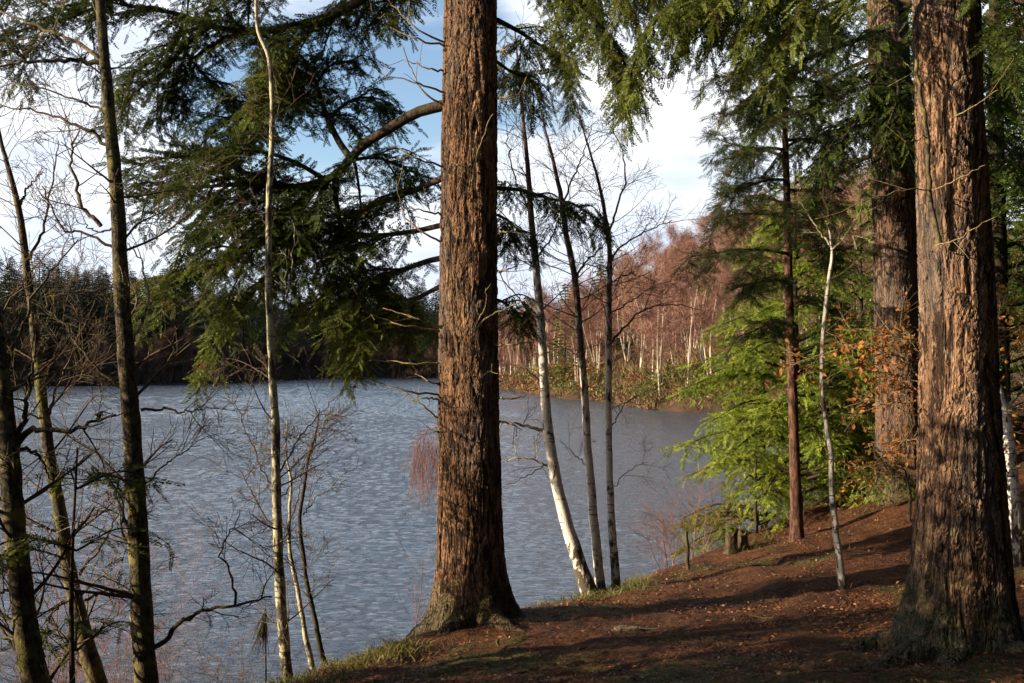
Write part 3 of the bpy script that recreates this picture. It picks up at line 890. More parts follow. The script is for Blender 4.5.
def fir2_parts():
    rg = np.random.default_rng(21)
    # boughs over the top middle and the top right
    B = [
        ([(914, -60, 6.9), (870, -35, 6.8), (810, -30, 6.8), (750, -22, 6.9), (700, -10, 7.0), (660, 14, 7.1), (640, 50, 7.2)], .036, .55, 'fol_olive', dict(start=.15, droop=.55, hang=.22)),
        ([(914, -100, 6.9), (850, -75, 7.2), (790, -45, 7.4), (730, -20, 7.6), (690, -5, 7.7), (665, 20, 7.8)], .036, .60, 'fol_olive', dict(start=.15, droop=.5, hang=.2)),
        ([(972, -30, 6.9), (1000, -8, 6.7), (1040, 10, 6.5), (1080, 20, 6.4)], .025, .5, 'fol_dark', dict(start=.15, droop=.45)),
    ]
    for i, (pts, r0, sec, fol, kw) in enumerate(B):
        add_bough(fir2, base1, PL(pts), r0, sec, M['limb'], M[fol], seed=140 + i, **kw)
    for i in range(9):
        h = rg.uniform(5.2, 11); a = rg.uniform(0, 6.28)
        o = base1 + np.array((-.05, 0, h)); d = np.array((math.cos(a), math.sin(a), 0)); l = rg.uniform(1.6, 2.6)
        add_bough(fir2, base1, [o + d * .15, o + d * l * .5 + UP * .1, o + d * l - UP * .3], .03, .6, M['limb'], M['fol_dark'], templates=T_COARSE, seed=340 + i, droop=.35, tgap=.09, gap=.13, subs=3)
    # the grey dead stem that leans on its left face, with its crooked side shoots
    lean = PL([(939, 245, 6.74), (933, 215, 6.74), (929, 190, 6.74), (928, 150, 6.74), (926, 125, 6.74), (922, 100, 6.74), (918, 78, 6.74), (916, 60, 6.76)])
    m2 = MB(); limb_path(m2, lean, .019, .012, rg, 7, 0, n=30, wob=.004)
    st = m2.obj("dead_stem", M['mossy'], fir2, base1, True)
    for t in ([(929, 190, 6.73), (905, 190, 6.6), (870, 198, 6.5), (840, 212, 6.4), (815, 219, 6.35)], [(935, 246, 6.73), (955, 240, 6.5), (975, 228, 6.4), (1000, 215, 6.35)],
              [(932, 190, 6.72), (960, 178, 6.5), (985, 165, 6.4)], [(953, 118, 6.72), (975, 105, 6.5), (998, 90, 6.4)], [(918, 80, 6.74), (912, 70, 6.8), (905, 62, 6.9)], [(926, 135, 6.74), (915, 140, 6.6), (905, 142, 6.5)]):
        m2 = MB(); limb_path(m2, PL(t), .0048, .0022, rg, 5, 1, .25, 0, 16, .006, minr=.002)
        m2.obj("dead_branch", M['dead'], fir2, base1, True)
fir2_parts()

# ================================================================== BACK FIR
D2 = 14.0
bx, by = P(900, 500, D2)[:2]
bz = gz(bx, by)
base2 = np.array((bx, by, bz))
fir3 = thing("fir_tree", "fir with dark drooping boughs standing further back behind copper leaves", "tree", base2)
px2 = [(901, 520), (901, 480), (899, 400), (896, 300), (892, 150), (887, 0), (883, -150), (880, -400)]
pth = np.array([P(a, b, D2) for a, b in px2]); pth[0, 2] = bz - .3
mb = big_trunk(pth, [.36, .30, .275, .262, .25, .235, .2, .1], 110, 420, .30, .35, [(5, .3), (3, .2)], 13)
mb.obj("trunk", M['bark_c'], fir3, base2, True)
def fir3_boughs():
    rg = np.random.default_rng(31)
    B = [
        [(880, -20, 13.8), (840, 0, 13.4), (800, 20, 13.2), (760, 45, 13.0), (735, 75, 12.9)],
        [(880, 30, 13.8), (845, 45, 13.4), (805, 60, 13.2), (765, 85, 13.0), (735, 108, 13.0)],
        [(882, 70, 13.8), (850, 82, 13.2), (815, 95, 12.9), (780, 100, 12.8), (750, 120, 12.7)],
        [(884, 110, 13.8), (855, 122, 13.3), (825, 135, 13.1), (795, 140, 13.0)],
        [(886, 100, 13.6), (870, 110, 12.8), (850, 130, 12.2), (835, 150, 11.9)],
        [(886, 70, 13.6), (895, 78, 12.8), (898, 95, 12.3), (890, 120, 12.0)],
        [(898, 40, 13.8), (935, 50, 13.4), (975, 60, 13.2), (1010, 80, 13.1)],
        [(898, 100, 13.8), (940, 115, 13.6), (985, 130, 13.5), (1020, 150, 13.5)],
        [(880, 0, 14.4), (840, 15, 15.2), (800, 30, 15.8), (770, 50, 16.2)],
        [(880, 55, 14.4), (845, 70, 15.0), (810, 90, 15.6)],
        [(898, 0, 13.8), (940, 5, 13.2), (990, 20, 12.8), (1040, 45, 12.6)],
        [(884, 150, 14.2), (850, 165, 14.2), (820, 180, 14.3)],
    ]
    for i, pts in enumerate(B):
        add_bough(fir3, base2, PL(pts), .035, .75, M['limb'], M['fol_dark'], seed=400 + i, droop=.45, hang=.18, twl=.24, tgap=.065, gap=.10)
    for i in range(7):
        h = rg.uniform(6.5, 11); a = rg.uniform(0, 6.28)
        o = base2 + np.array((-.15, 0, h)); d = np.array((math.cos(a), math.sin(a), 0)); l = rg.uniform(1.6, 2.4)
        add_bough(fir3, base2, [o + d * .15, o + d * l * .5 + UP * .1, o + d * l - UP * .3], .03, .6, M['limb'], M['fol_dark'], templates=T_COARSE, seed=440 + i, droop=.35, tgap=.09, gap=.13, subs=3)
    m2 = MB(); limb_path(m2, PL([(891, 112, 13.7), (880, 102, 13.2), (868, 108, 12.9)]), .02, .006, rg)
    m2.obj("dead_branch", M['dead'], fir3, base2, True)
fir3_boughs()

# ================================================================== SLIM RED PINE
D3 = 13.0
bx, by = P(795, 540, D3)[:2]
bz = gz(bx, by); base3 = np.array((bx, by, bz))
pine = thing("pine_tree", "slim red stemmed pine with flat dark layered boughs", "tree", base3)
pth = PL([(797, 545), (796, 500), (794, 440), (792, 370), (789, 290), (787, 200), (785, 130), (784, 60), (783, -20)], D3)
pth[0, 2] = bz - .1
m2 = MB(); m2.tube(smooth_path(pth, 90), np.interp(np.linspace(0, 1, 90), [0, .06, .2, .6, 1], [.105, .076, .062, .046, .016]) * (1 + .05 * np.sin(np.arange(90) * 1.7)), 14)
m2.obj("trunk", M['bark_red'], pine, base3, True)
for i, pts in enumerate([
        [(787, 60, 13), (765, 62, 12.8), (735, 72, 12.6), (718, 85, 12.5)], [(787, 95, 13), (765, 98, 12.7), (738, 110, 12.4), (720, 118, 12.3)],
        [(786, 150, 13), (765, 148, 12.7), (740, 156, 12.4), (722, 160, 12.2)], [(787, 158, 13), (765, 150, 13.2), (735, 145, 13.4), (715, 138, 13.5)],
        [(787, 180, 13), (768, 180, 12.8), (742, 188, 12.7), (725, 190, 12.6)], [(788, 218, 13), (768, 214, 12.6), (740, 214, 12.3), (718, 218, 12.1)],
        [(788, 205, 13), (760, 196, 13.3), (730, 198, 13.5)], [(789, 254, 13), (765, 250, 12.7), (735, 250, 12.5), (710, 254, 12.3), (688, 257, 12.2)],
        [(790, 262, 13), (768, 258, 13.2), (742, 256, 13.4)], [(790, 282, 13), (772, 280, 12.7), (752, 284, 12.4), (735, 288, 12.3)],
        [(791, 325, 13), (775, 322, 12.7), (760, 328, 12.5), (745, 335, 12.4)], [(788, 140, 13), (815, 140, 12.8), (840, 152, 12.7)],
        [(789, 190, 13), (812, 192, 12.8), (838, 205, 12.6)], [(790, 240, 13), (815, 240, 12.8), (845, 252, 12.6)], [(786, 80, 13), (810, 80, 12.7), (838, 95, 12.5)],
        [(791, 300, 13), (812, 304, 12.8), (835, 312, 12.6)], [(786, 110, 13), (790, 112, 12.4), (780, 122, 11.9)], [(788, 210, 13), (795, 214, 12.3), (790, 225, 11.9)],
        [(784, 30, 13), (760, 25, 12.7), (735, 32, 12.5)], [(784, 20, 13), (810, 15, 12.8), (835, 28, 12.7)], [(786, 10, 13), (770, -10, 12.8), (745, -10, 12.5)]]):
    add_bough(pine, base3, PL(pts), .018, .42, M['bark_red'], M['fol_pine'], T_PINE, seed=500 + i, droop=.10, lift=.04, twl=.20, tgap=.055, gap=.06, start=.22, n=16, rough=.22, subs=4)

# ================================================================== conifer builder (young and mid-distance trees)
def conifer(name, label, x, y, h, rad, fol, seed, templates=T_FIR, dense=1.25, cat="tree", group=None, droop=.35, twl=.2, sec=.5, tgap=.06, gap=.09, bark='limb', low=.05, lean=(0, 0), parts=False, taper=.85, ang=None, br=1.0):
    rg = np.random.default_rng(seed)
    z = gz(x, y); b = np.array((x, y, z))
    root = thing(name, label, cat, b, group)
    top = b + np.array((lean[0], lean[1], h))
    tr = MB(); tp = smooth_path([b - UP * .15, (b + top) / 2 + rg.normal(0, .03, 3), top], 30)
    tr.tube(tp, np.linspace((.018 * h + .01) * min(1, br * 1.3), .006, 30), 9)
    tr.obj("trunk", M[bark], root, b, True)
    wood = MB(); sp = Sprays(templates)
    nw = int(h * 3.0 * dense)
    for i in range(nw):
        t = low + (1 - low) * (i + rg.uniform(0, .6)) / nw
        o = b + (top - b) * t
        for a in np.arange(rg.integers(3, 5)):
            an = rg.uniform(0, 6.28) if ang is None else rg.uniform(*ang)
            l = rad * (1 - taper * t) * rg.uniform(.65, 1.15)
            if l < .12: continue
            d = np.array((math.cos(an), math.sin(an), 0))
            pts = [o, o + d * l * .5 + UP * (.10 * l + .05), o + d * l + UP * (.06 - droop * .45) * l]
            bough(wood, sp, pts, (.010 + .008 * l) * br, sec * (.35 + .65 * l / rad), end_r=.004 * br, gap=gap, droop=droop, twl=twl, tgap=tgap, rg=rg, start=.15, k=4, n=10)
    wood.obj("limbs", M[bark], root, b, True)
    sprays_obj(sp, "crown", M[fol], root, b, rg)
    return root

c0 = P(800, 500, 15.2)
conifer("hemlock_tree", "young bright lime green hemlock reaching over the water, lit by the sun", c0[0] - .05, 15.2, 5.0, 2.4, 'fol_bright', 61, droop=.20, twl=.23, sec=.72, tgap=.06, gap=.085, low=.04, dense=1.8)
conifer("hemlock_tree", "bright green hemlock behind the lime green one, its tips over the lake", P(765, 500, 16.8)[0], 16.8, 3.6, 1.5, 'fol_bright', 60, droop=.25, twl=.26, sec=.65, tgap=.075, gap=.11, low=.05)
c1 = P(760, 560, 14.2)
conifer("hemlock_tree", "small green hemlock seedling at the bank edge behind two stumps", P(757, 545, 14.3)[0], 14.3, 1.25, .75, 'fol_bright', 62, droop=.4, sec=.4, gap=.1, tgap=.07)
conifer("hemlock_tree", "shaded green hemlock between the white sapling and the fir further back", P(862, 500, 17)[0], 17.0, 5.2, 2.0, 'fol_green', 63, droop=.3, twl=.28, sec=.7, tgap=.09, gap=.13)
conifer("hemlock_tree", "low green fir bush at the foot of the red pine", P(832, 500, 15.8)[0], 15.8, 3.0, 1.8, 'fol_bright', 64, droop=.35, twl=.24, sec=.55, tgap=.075, gap=.10, dense=1.6)
conifer("larch_tree", "thin yellow green larch catching the light left of the fir further back", P(856, 400, 20)[0], 20.0, 5.6, 1.5, 'fol_yel', 65, droop=.3, twl=.22, sec=.5, tgap=.11, gap=.17, dense=.8, taper=.6)
conifer("spruce_tree", "dark green spruce to the right of the massive fir trunk", P(1012, 400, 16)[0], 16.5, 11.5, 2.2, 'fol_mid', 66, templates=T_COARSE, droop=.5, twl=.30, sec=.8, tgap=.11, gap=.15)
conifer("spruce_tree", "shadowy spruce behind the gap between the two right hand fir trunks", P(925, 400, 22)[0], 22.0, 12.0, 2.5, 'fol_mid', 67, templates=T_COARSE, droop=.5, twl=.34, sec=.9, tgap=.13, gap=.18)
conifer("spruce_tree", "tall spruce at the edge of the frame beside the white birch", P(1060, 400, 20)[0], 20.0, 13.0, 2.7, 'fol_mid', 68, templates=T_COARSE, droop=.5, twl=.34, sec=.9, tgap=.13, gap=.18)
conifer("spruce_tree", "sunlit spruce glimpsed between red pine and the fir further back", P(835, 400, 30)[0], 30.0, 8.0, 2.4, 'fol_green', 69, templates=T_COARSE, droop=.45, twl=.36, sec=.9, tgap=.15, gap=.2)
for i, (x, y, h) in enumerate([(-5.4, 4.2, 4.9), (-5.6, 5.4, 5.1), (-4.4, 2.6, 5.0), (-7.0, 4.6, 5.2), (-3.9, 1.2, 4.6), (-4.9, 4.75, 4.7), (-6.3, 3.5, 4.9), (-3.5, 3.0, 4.7)]):
    conifer("spruce_tree", "young spruce on the bank beyond the left edge of the view", x, y, h, 1.3, 'fol_mid', 90 + i, templates=T_COARSE, group="young spruces on the bank to the left", droop=.45, twl=.28, sec=.6, tgap=.11, gap=.16, dense=1.1, taper=.42)

# ================================================================== BIRCHES
def birch(name, label, trunk_px, D, radii, mat, branches, seed, cat="tree", group=None, auto=0, auto_l=.8, twigmat='twig', auto_depth=2, auto_from=.45, sides=10, droop=.25, rs=1.0):
    """stem through photo points; radii along it; branches: list of (points, r0, twigs, twig length)"""
    rg = np.random.default_rng(seed)
    radii = [q * rs for q in radii]
    pts = PL(trunk_px, D)
    zb = gz(pts[0, 0], pts[0, 1])
    # carry the foot down (or up) to the ground
    if zb < pts[0, 2] - .02:
        d = unit(pts[0] - pts[1]); d = d / max(abs(d[2]), .2)
        q = pts[0] + d * (pts[0, 2] - zb); pts = np.vstack([[q[0], q[1], gz(q[0], q[1]) - .12], pts])
        radii = [radii[0] * 1.12] + list(radii)
    else:
        pts[0, 2] = zb - .12
    b = np.array((pts[0, 0], pts[0, 1], gz(pts[0, 0], pts[0, 1])))
    root = thing(name, label, cat, b, group)
    n = 110
    p = smooth_path(pts, n)
    cs = np.concatenate([[0], np.cumsum(np.linalg.norm(np.diff(pts, axis=0), axis=1))]); cs /= cs[-1]
    r = np.interp(np.linspace(0, 1, n), cs, radii)
    r = r * (1 + .05 * np.sin(np.arange(n) * .9 + seed) * rg.uniform(.3, 1, n))
    r[:5] *= np.linspace(1.35, 1.0, 5)
    p[3:-1, :2] += np.cumsum(rg.normal(0, .0016, (n - 4, 2)), 0)
    m2 = MB(); m2.tube(p, r, sides)
    m2.obj("trunk", M[mat], root, b, True)
    for br in branches:
        pt, r0, tw, tl = br[:4]
        m3 = MB(); limb_path(m3, PL(pt, D), r0, max(.003, r0 * .3), rg, 6, tw, tl, 2 if tw > 2 else 1, 20, .008, droop=droop, minr=.0017)
        m3.obj("branch", M[br[4] if len(br) > 4 else 'twig'], root, b, True)
    if auto:
        m3 = MB()
        for i in range(auto):
            t = rg.uniform(auto_from, .995); f = int(t * (n - 1))
            a = rg.uniform(0, 6.28)
            branchlets(m3, p[f], (math.cos(a), math.sin(a), rg.uniform(.2, .9)), auto_l * rg.uniform(.4, 1.2) * (1.2 - .5 * t), max(.003, r[f] * .20), auto_depth, rg, k=4, droop=droop, up=.12, minr=.0016)
        m3.obj("crown", M[twigmat], root, b)
    return root

# the clump of three at the edge
birch("birch_tree", "leaning white birch, leftmost and thickest stem of the clump on the bank edge",
      [(589, 594), (578, 560), (566, 520), (557, 480), (551, 440), (546, 390), (542, 330), (537, 270), (531, 215), (526, 150), (520, 90), (515, 30)], 11.0,
      [.125, .100, .088, .080, .074, .064, .058, .052, .042, .030, .020, .010], 'birch',
      [([(552, 437), (540, 430), (520, 425), (498, 421)], .026, 3, .3, 'birch_l'), ([(556, 470), (540, 462), (520, 458), (500, 463)], .014, 3, .35, 'birch_l'),
       ([(541, 330), (520, 300), (500, 275), (490, 262)], .012, 4, .4), ([(536, 260), (552, 235), (565, 205), (580, 190)], .012, 5, .4),
       ([(545, 385), (530, 372), (512, 365), (500, 367)], .012, 4, .4), ([(531, 215), (518, 185), (508, 150), (505, 110)], .012, 5, .4), ([(555, 460), (520, 480), (500, 488), (497, 490)], .008, 2, .3)],
      701, auto=34, rs=0.80, auto_l=.75, auto_from=.5)
birch("birch_tree", "dark upright birch with white lower half, middle stem of the clump on the bank edge",
      [(602, 594), (598, 560), (593, 510), (589, 450), (585, 390), (580, 330), (574, 275), (566, 235), (560, 195), (552, 160), (543, 125), (536, 90)], 11.15,
      [.085, .072, .066, .060, .056, .052, .048, .044, .036, .026, .016, .008], 'birch_d',
      [([(574, 282), (582, 268), (598, 250), (612, 235)], .016, 5, .45), ([(562, 205), (572, 180), (585, 150), (592, 125)], .014, 6, .5),
       ([(566, 238), (556, 215), (550, 190)], .010, 4, .4), ([(590, 470), (575, 455), (560, 440)], .008, 3, .4), ([(583, 360), (568, 350), (556, 352)], .007, 3, .3)],
      702, auto=30, rs=0.74, auto_l=.8, auto_from=.5)
birch("birch_tree", "slender straight birch, rightmost stem of the clump on the bank edge",
      [(618, 593), (614, 560), (611, 500), (609, 440), (608, 380), (608, 320), (608, 260), (605, 225), (598, 190), (590, 160), (580, 125), (575, 100)], 11.2,
      [.085, .068, .058, .054, .050, .046, .042, .036, .026, .018, .012, .007], 'birch',
      [([(608, 345), (620, 332), (633, 318), (640, 312), (655, 306), (680, 305), (692, 308)], .016, 6, .35), ([(608, 315), (625, 305), (645, 292), (662, 283)], .011, 5, .4),
       ([(607, 268), (620, 248), (640, 235), (655, 228), (672, 220)], .015, 7, .45), ([(606, 240), (618, 205), (626, 175), (620, 145), (612, 130)], .016, 8, .45),
       ([(608, 285), (622, 276), (640, 275), (655, 283)], .010, 4, .35), ([(610, 430), (625, 405), (645, 392), (655, 390)], .008, 3, .35), ([(609, 410), (628, 402), (640, 404)], .006, 2, .3),
       ([(608, 270), (595, 262), (585, 255)], .008, 3, .3), ([(611, 490), (630, 470), (648, 462)], .006, 3, .35)],
      703, auto=32, rs=0.70, auto_l=.8, auto_from=.5)
# white sapling on the slope
birch("birch_sapling", "thin crooked white sapling on the slope in front of the green bushes",
      [(843, 585), (841, 565), (836, 530), (832, 495), (831, 455), (827, 430), (822, 395), (822, 355), (825, 310), (829, 275), (832, 252), (829, 228)], 9.5,
      [.040, .034, .030, .027, .025, .024, .022, .021, .020, .017, .014, .009], 'birch_w',
      [([(830, 246), (820, 232), (808, 215), (796, 198)], .010, 4, .3, 'birch_l'), ([(832, 250), (842, 240), (852, 225), (862, 212)], .008, 4, .3, 'birch_l'), ([(829, 230), (828, 212), (820, 192)], .007, 4, .3)],
      704, auto=10, auto_l=.45, auto_from=.7)
birch("birch_tree", "small white birch trunk right of the massive fir trunk",
      [(1017, 572), (1015, 545), (1013, 500), (1010, 455), (1006, 415), (1001, 395), (994, 370)], 9.5,
      [.080, .066, .060, .056, .046, .032, .02], 'birch',
      [([(1002, 425), (1010, 405), (1022, 390), (1040, 375)], .022, 3, .3, 'birch_l'), ([(998, 400), (990, 372), (985, 345), (978, 320)], .018, 4, .3)], 705, auto=8, auto_l=.5)

# the left group
birch("birch_tree", "tall mossy birch crossing the whole view at the left, sunlit along its left edge",
      [(147, 683), (143, 600), (139, 520), (134, 440), (129, 370), (124, 300), (119, 220), (113, 140), (107, 70), (101, 0), (92, -110), (80, -260)], 7.0,
      [.108, .098, .093, .087, .080, .074, .067, .060, .052, .044, .03, .014], 'mossy',
      [([(105, 63), (80, 61), (52, 61), (25, 63), (-5, 66)], .020, 3, .35, 'limb'), ([(102, 60), (85, 47), (60, 35), (35, 25), (0, 12)], .017, 3, .35, 'dead'),
       ([(107, 145), (90, 132), (65, 120), (40, 112), (0, 105)], .014, 5, .5), ([(112, 118), (90, 105), (60, 95), (25, 85), (0, 76)], .010, 5, .5, 'mossy'),
       ([(101, 226), (88, 212), (78, 195), (74, 170), (72, 145), (80, 130)], .016, 6, .4), ([(116, 250), (98, 240), (80, 232), (62, 228), (42, 186)], .012, 6, .45),
       ([(134, 342), (142, 322), (147, 298), (144, 270), (136, 252), (128, 243)], .012, 2, .25, 'birch_l'), ([(122, 388), (105, 375), (85, 355), (65, 325), (45, 305)], .012, 5, .5, 'mossy'),
       ([(141, 410), (165, 408), (185, 412), (215, 408)], .012, 5, .5), ([(142, 485), (160, 470), (180, 452), (200, 445)], .008, 4, .4),
       ([(152, 648), (166, 640), (180, 622), (205, 610), (235, 605), (272, 597)], .020, 5, .35, 'mossy'), ([(235, 605), (234, 585), (228, 565), (220, 555), (232, 530), (240, 510)], .010, 5, .4, 'mossy'),
       ([(140, 650), (132, 630), (135, 600), (131, 560), (122, 530), (124, 500), (118, 480)], .018, 5, .4, 'birch_l'), ([(115, 228), (98, 232), (76, 220)], .008, 3, .4)],
      711, auto=26, rs=0.72, auto_l=.75, auto_from=.15, sides=14)
birch("birch_tree", "thinner leaning mossy birch between the tall left birch and the forked one",
      [(97, 683), (85, 640), (72, 580), (62, 520), (52, 460), (45, 410), (39, 350), (33, 290), (26, 230), (18, 190), (5, 140), (-10, 80)], 7.8,
      [.095, .082, .070, .064, .058, .052, .045, .040, .034, .027, .018, .010], 'mossy',
      [([(20, 205), (30, 185), (40, 175), (46, 168)], .012, 2, .2), ([(46, 420), (60, 380), (75, 345), (95, 300)], .010, 6, .5), ([(35, 300), (60, 295), (90, 290), (130, 285)], .010, 6, .5),
       ([(30, 260), (45, 225), (52, 180), (58, 140)], .012, 6, .5), ([(66, 545), (85, 520), (100, 510), (115, 490)], .014, 5, .4), ([(80, 575), (105, 540), (122, 505), (125, 480)], .012, 6, .4),
       ([(78, 615), (65, 600), (50, 618), (40, 640)], .016, 4, .4), ([(70, 570), (55, 540), (30, 520)], .01, 5, .4), ([(85, 600), (110, 590), (135, 592)], .012, 5, .4), ([(90, 640), (110, 620), (130, 610)], .012, 5, .4)],
      712, auto=30, rs=0.76, auto_l=.8, auto_from=.1, sides=12)
birch("birch_tree", "thick dark forked trunk at the left edge with a long bent limb over the water",
      [(42, 700), (32, 660), (24, 600), (17, 540), (11, 480), (6, 430), (2, 390), (-4, 340), (-12, 270), (-20, 180)], 6.6,
      [.125, .112, .102, .096, .090, .080, .066, .050, .035, .018], 'mossy',
      [([(16, 448), (22, 438), (32, 430), (45, 429), (72, 430), (90, 422), (105, 416), (116, 415)], .024, 3, .35, 'limb'), ([(16, 445), (22, 425), (27, 405), (30, 385), (36, 350)], .020, 5, .4, 'mossy'),
       ([(15, 448), (35, 452), (45, 465), (52, 480)], .014, 4, .3, 'mossy'), ([(97, 418), (98, 414), (105, 414), (112, 413)], .010, 1, .2, 'limb'), ([(40, 660), (28, 600), (22, 540), (20, 500), (18, 470)], .040, 4, .35, 'mossy'),
       ([(22, 600), (10, 590), (-5, 592)], .016, 3, .4), ([(30, 650), (15, 640), (-5, 638)], .014, 3, .4), ([(0, 380), (20, 330), (38, 290), (70, 250), (78, 240)], .014, 6, .5), ([(5, 420), (-10, 350), (10, 300), (40, 280)], .012, 6, .5)],
      713, auto=24, rs=0.72, auto_l=.7, auto_from=.1, sides=14)
birch("birch_tree", "slim pale birch with a sunlit flank standing where the bank meets the lower edge",
      [(288, 684), (285, 650), (281, 600), (278, 540), (276, 480), (275, 420), (272, 360), (270, 300), (270, 240), (271, 180), (274, 110), (270, 60), (259, 30), (257, -10), (254, -60)], 8.3,
      [.064, .058, .056, .052, .048, .044, .040, .038, .034, .030, .026, .022, .020, .016, .010], 'birch_l',
      [([(276, 330), (284, 305), (291, 270), (294, 235), (292, 220)], .010, 2, .25, 'birch_l'), ([(276, 480), (290, 455), (305, 430), (325, 410), (338, 395)], .008, 6, .4), ([(278, 535), (262, 510), (250, 490), (240, 470)], .007, 5, .4),
       ([(277, 500), (262, 470), (250, 440), (242, 420), (236, 400)], .007, 5, .4), ([(279, 500), (300, 470), (318, 455)], .006, 4, .35), ([(270, 230), (258, 210), (250, 180)], .006, 4, .35), ([(271, 70), (262, 55), (258, 40)], .01, 2, .2)],
      714, auto=22, rs=0.78, auto_l=.6, auto_from=.08, sides=12)
birch("birch_sapling", "thin whitish sapling just right of the slim pale birch",
      [(310, 655), (305, 630), (299, 600), (293, 570), (289, 545), (290, 510), (291, 480), (286, 455), (287, 420)], 8.9,
      [.026, .022, .020, .018, .016, .014, .011, .008, .004], 'birch_l', [([(290, 520), (300, 490), (303, 465), (312, 440)], .006, 4, .3), ([(288, 540), (275, 500), (262, 480)], .005, 4, .3)], 715, auto=12, auto_l=.4, auto_from=.5)
birch("birch_sapling", "knobbly dark sapling, the right one of the pair beside the slim pale birch",
      [(327, 672), (320, 640), (314, 610), (309, 585), (304, 550), (301, 520), (305, 490), (310, 455), (317, 430), (320, 410)], 8.6,
      [.026, .022, .020, .018, .017, .016, .014, .010, .007, .004], 'limb', [([(303, 515), (320, 495), (335, 485)], .006, 4, .35), ([(310, 450), (325, 425), (330, 410)], .005, 4, .3)], 716, auto=14, auto_l=.4, auto_from=.3)

# a dark pine twig spray in front of the left stems
seed_x = P(40, 560, 6.2)
conifer("fir_seedling", "wispy green fir seedling among the left hand stems", seed_x[0] + .05, 6.6, 1.9, .7, 'fol_olive', 72, T_FIR, dense=.7, cat="sapling", droop=.1, sec=.28, tgap=.07, gap=.14, low=.30, taper=.3, br=.4)

# ================================================================== shrubs of bare twigs along the water
def bare_shrub(name, label, x, y, h, n, seed, mat='twig', spread=.5, cat="shrub", leaves=None, nleaf=0, group=None, depth=2, lsz=.05, r=.007):
    rg = np.random.default_rng(seed)
    z = gz(x, y); b = np.array((x, y, max(z, -.3)))
    root = thing(name, label, cat, b, group)
    m2 = MB()
    for i in range(n):
        a = rg.uniform(0, 6.28); s = rg.uniform(0, spread)
        branchlets(m2, b + np.array((rg.normal(0, .08), rg.normal(0, .08), -.05)), (math.cos(a) * s, math.sin(a) * s, 1), h * rg.uniform(.6, 1.1), r * rg.uniform(.6, 1.2), depth, rg, k=4, up=.1, droop=.15, minr=.0018, kids=(4, 7))
    m2.obj("stems", M[mat], root, b)
    if nleaf:
        pts = np.vstack(m2.v)
        sel = pts[rg.integers(0, len(pts), nleaf * 3)]
        sel = sel[sel[:, 2] > b[2] + h * .25][:nleaf]
        leaf_mesh(sel + rg.normal(0, .025, sel.shape), lsz, rg).obj("leaves", M[leaves], root, b)
    return root

LEAF_V = np.array([(0, 0, 0), (.35, .26, .03), (.75, .20, .02), (1, 0, -.06), (.75, -.20, .05), (.35, -.26, .03), (.5, 0, -.05)], np.float32)
LEAF_T = np.array([(0, 6, 1), (1, 6, 2), (2, 6, 3), (0, 5, 6), (5, 4, 6), (4, 3, 6)], np.int64)
def leaf_mesh(pts, size, rg, flat=False):
    N = len(pts)
    D = unit(rg.normal(0, 1, (N, 3)) * np.array((1, 1, .25 if flat else .8)) - (0 if flat else 1) * UP * .4)
    U = rg.normal(0, .35 if flat else 1, (N, 3)) + UP
    Y = unit(np.cross(U, D)); Z = np.cross(D, Y)
    s = size * rg.uniform(.6, 1.25, N)
    mb = MB(); curl = rg.uniform(.3, 2.5, N)
    Ms = np.stack([D * s[:, None], Y * s[:, None], Z * (s * curl)[:, None]], 1)
    mb.inst(LEAF_V, LEAF_T, Ms, pts)
    return mb

for i, (px, D, h, n, lab) in enumerate([
        (30, 9.5, 1.7, 6, "lichen grey bare shrub behind the forked trunk"), (110, 10.0, 2.3, 7, "tangled bare alder shrub between the mossy birches"), (190, 9.8, 1.5, 6, "low bare shrub at the water right of the tall left birch"),
        (75, 8.6, 1.6, 7, "bare bramble thicket at the foot of the leaning mossy birch"), (240, 9.6, 1.0, 5, "short reddish bare shrub in the shallows")]):
    bare_shrub("bare_shrub", lab, P(px, 600, D)[0], D, h, n * 2, 730 + i, 'twig' if i % 2 == 0 else 'redtwig', .8, r=.006)
bare_shrub("bare_shrub", "thin bare sapling left of the central fir foot", P(417, 625, 9.3)[0], 9.3, 1.0, 2, 741, 'redtwig', .3, depth=1)
bare_shrub("bare_shrub", "sprawling reddish bare shrub at the water under the bright hemlock", P(690, 560, 14.5)[0], 14.5, 1.3, 6, 742, 'redtwig', .9)
bare_shrub("bare_shrub", "reddish bare twigs leaning over the water beside the wooden stake", P(668, 570, 14.0)[0], 13.9, .9, 5, 743, 'redtwig', .9)
bare_shrub("bare_shrub", "dull bare hazel under the fir further back", P(870, 480, 14.5)[0], 14.8, 1.8, 5, 744, 'dead', .6)

# copper beech saplings
def beech(label, limbs, base_xy, D, seed, nleaf):
    rg = np.random.default_rng(seed)
    x, y = base_xy; b = np.array((x, y, gz(x, y)))
    root = thing("beech_sapling", label, "sapling", b)
    st = MB(); m2 = MB()
    tops = []
    for pts in limbs:
        p = PL(pts, D)
        limb_path(m2, p, .012, .004, rg, 5, 7, .35, 1, 18, .01, minr=.002)
        tops.append(p[0])
    top = max(tops, key=lambda q: q[2])
    st.tube(smooth_path([b - UP * .1, (b + top) / 2 + np.array((.04, 0, 0)), top], 24), np.linspace(.028, .012, 24), 8)
    st.obj("trunk", M['limb'], root, b, True)
    m2.obj("branches", M['dead'], root, b)
    pts = np.vstack(m2.v)
    sel = pts[rg.integers(0, len(pts), nleaf)]
    leaf_mesh(sel + rg.normal(0, .05, sel.shape), .060, rg).obj("leaves", M['copper'], root, b)
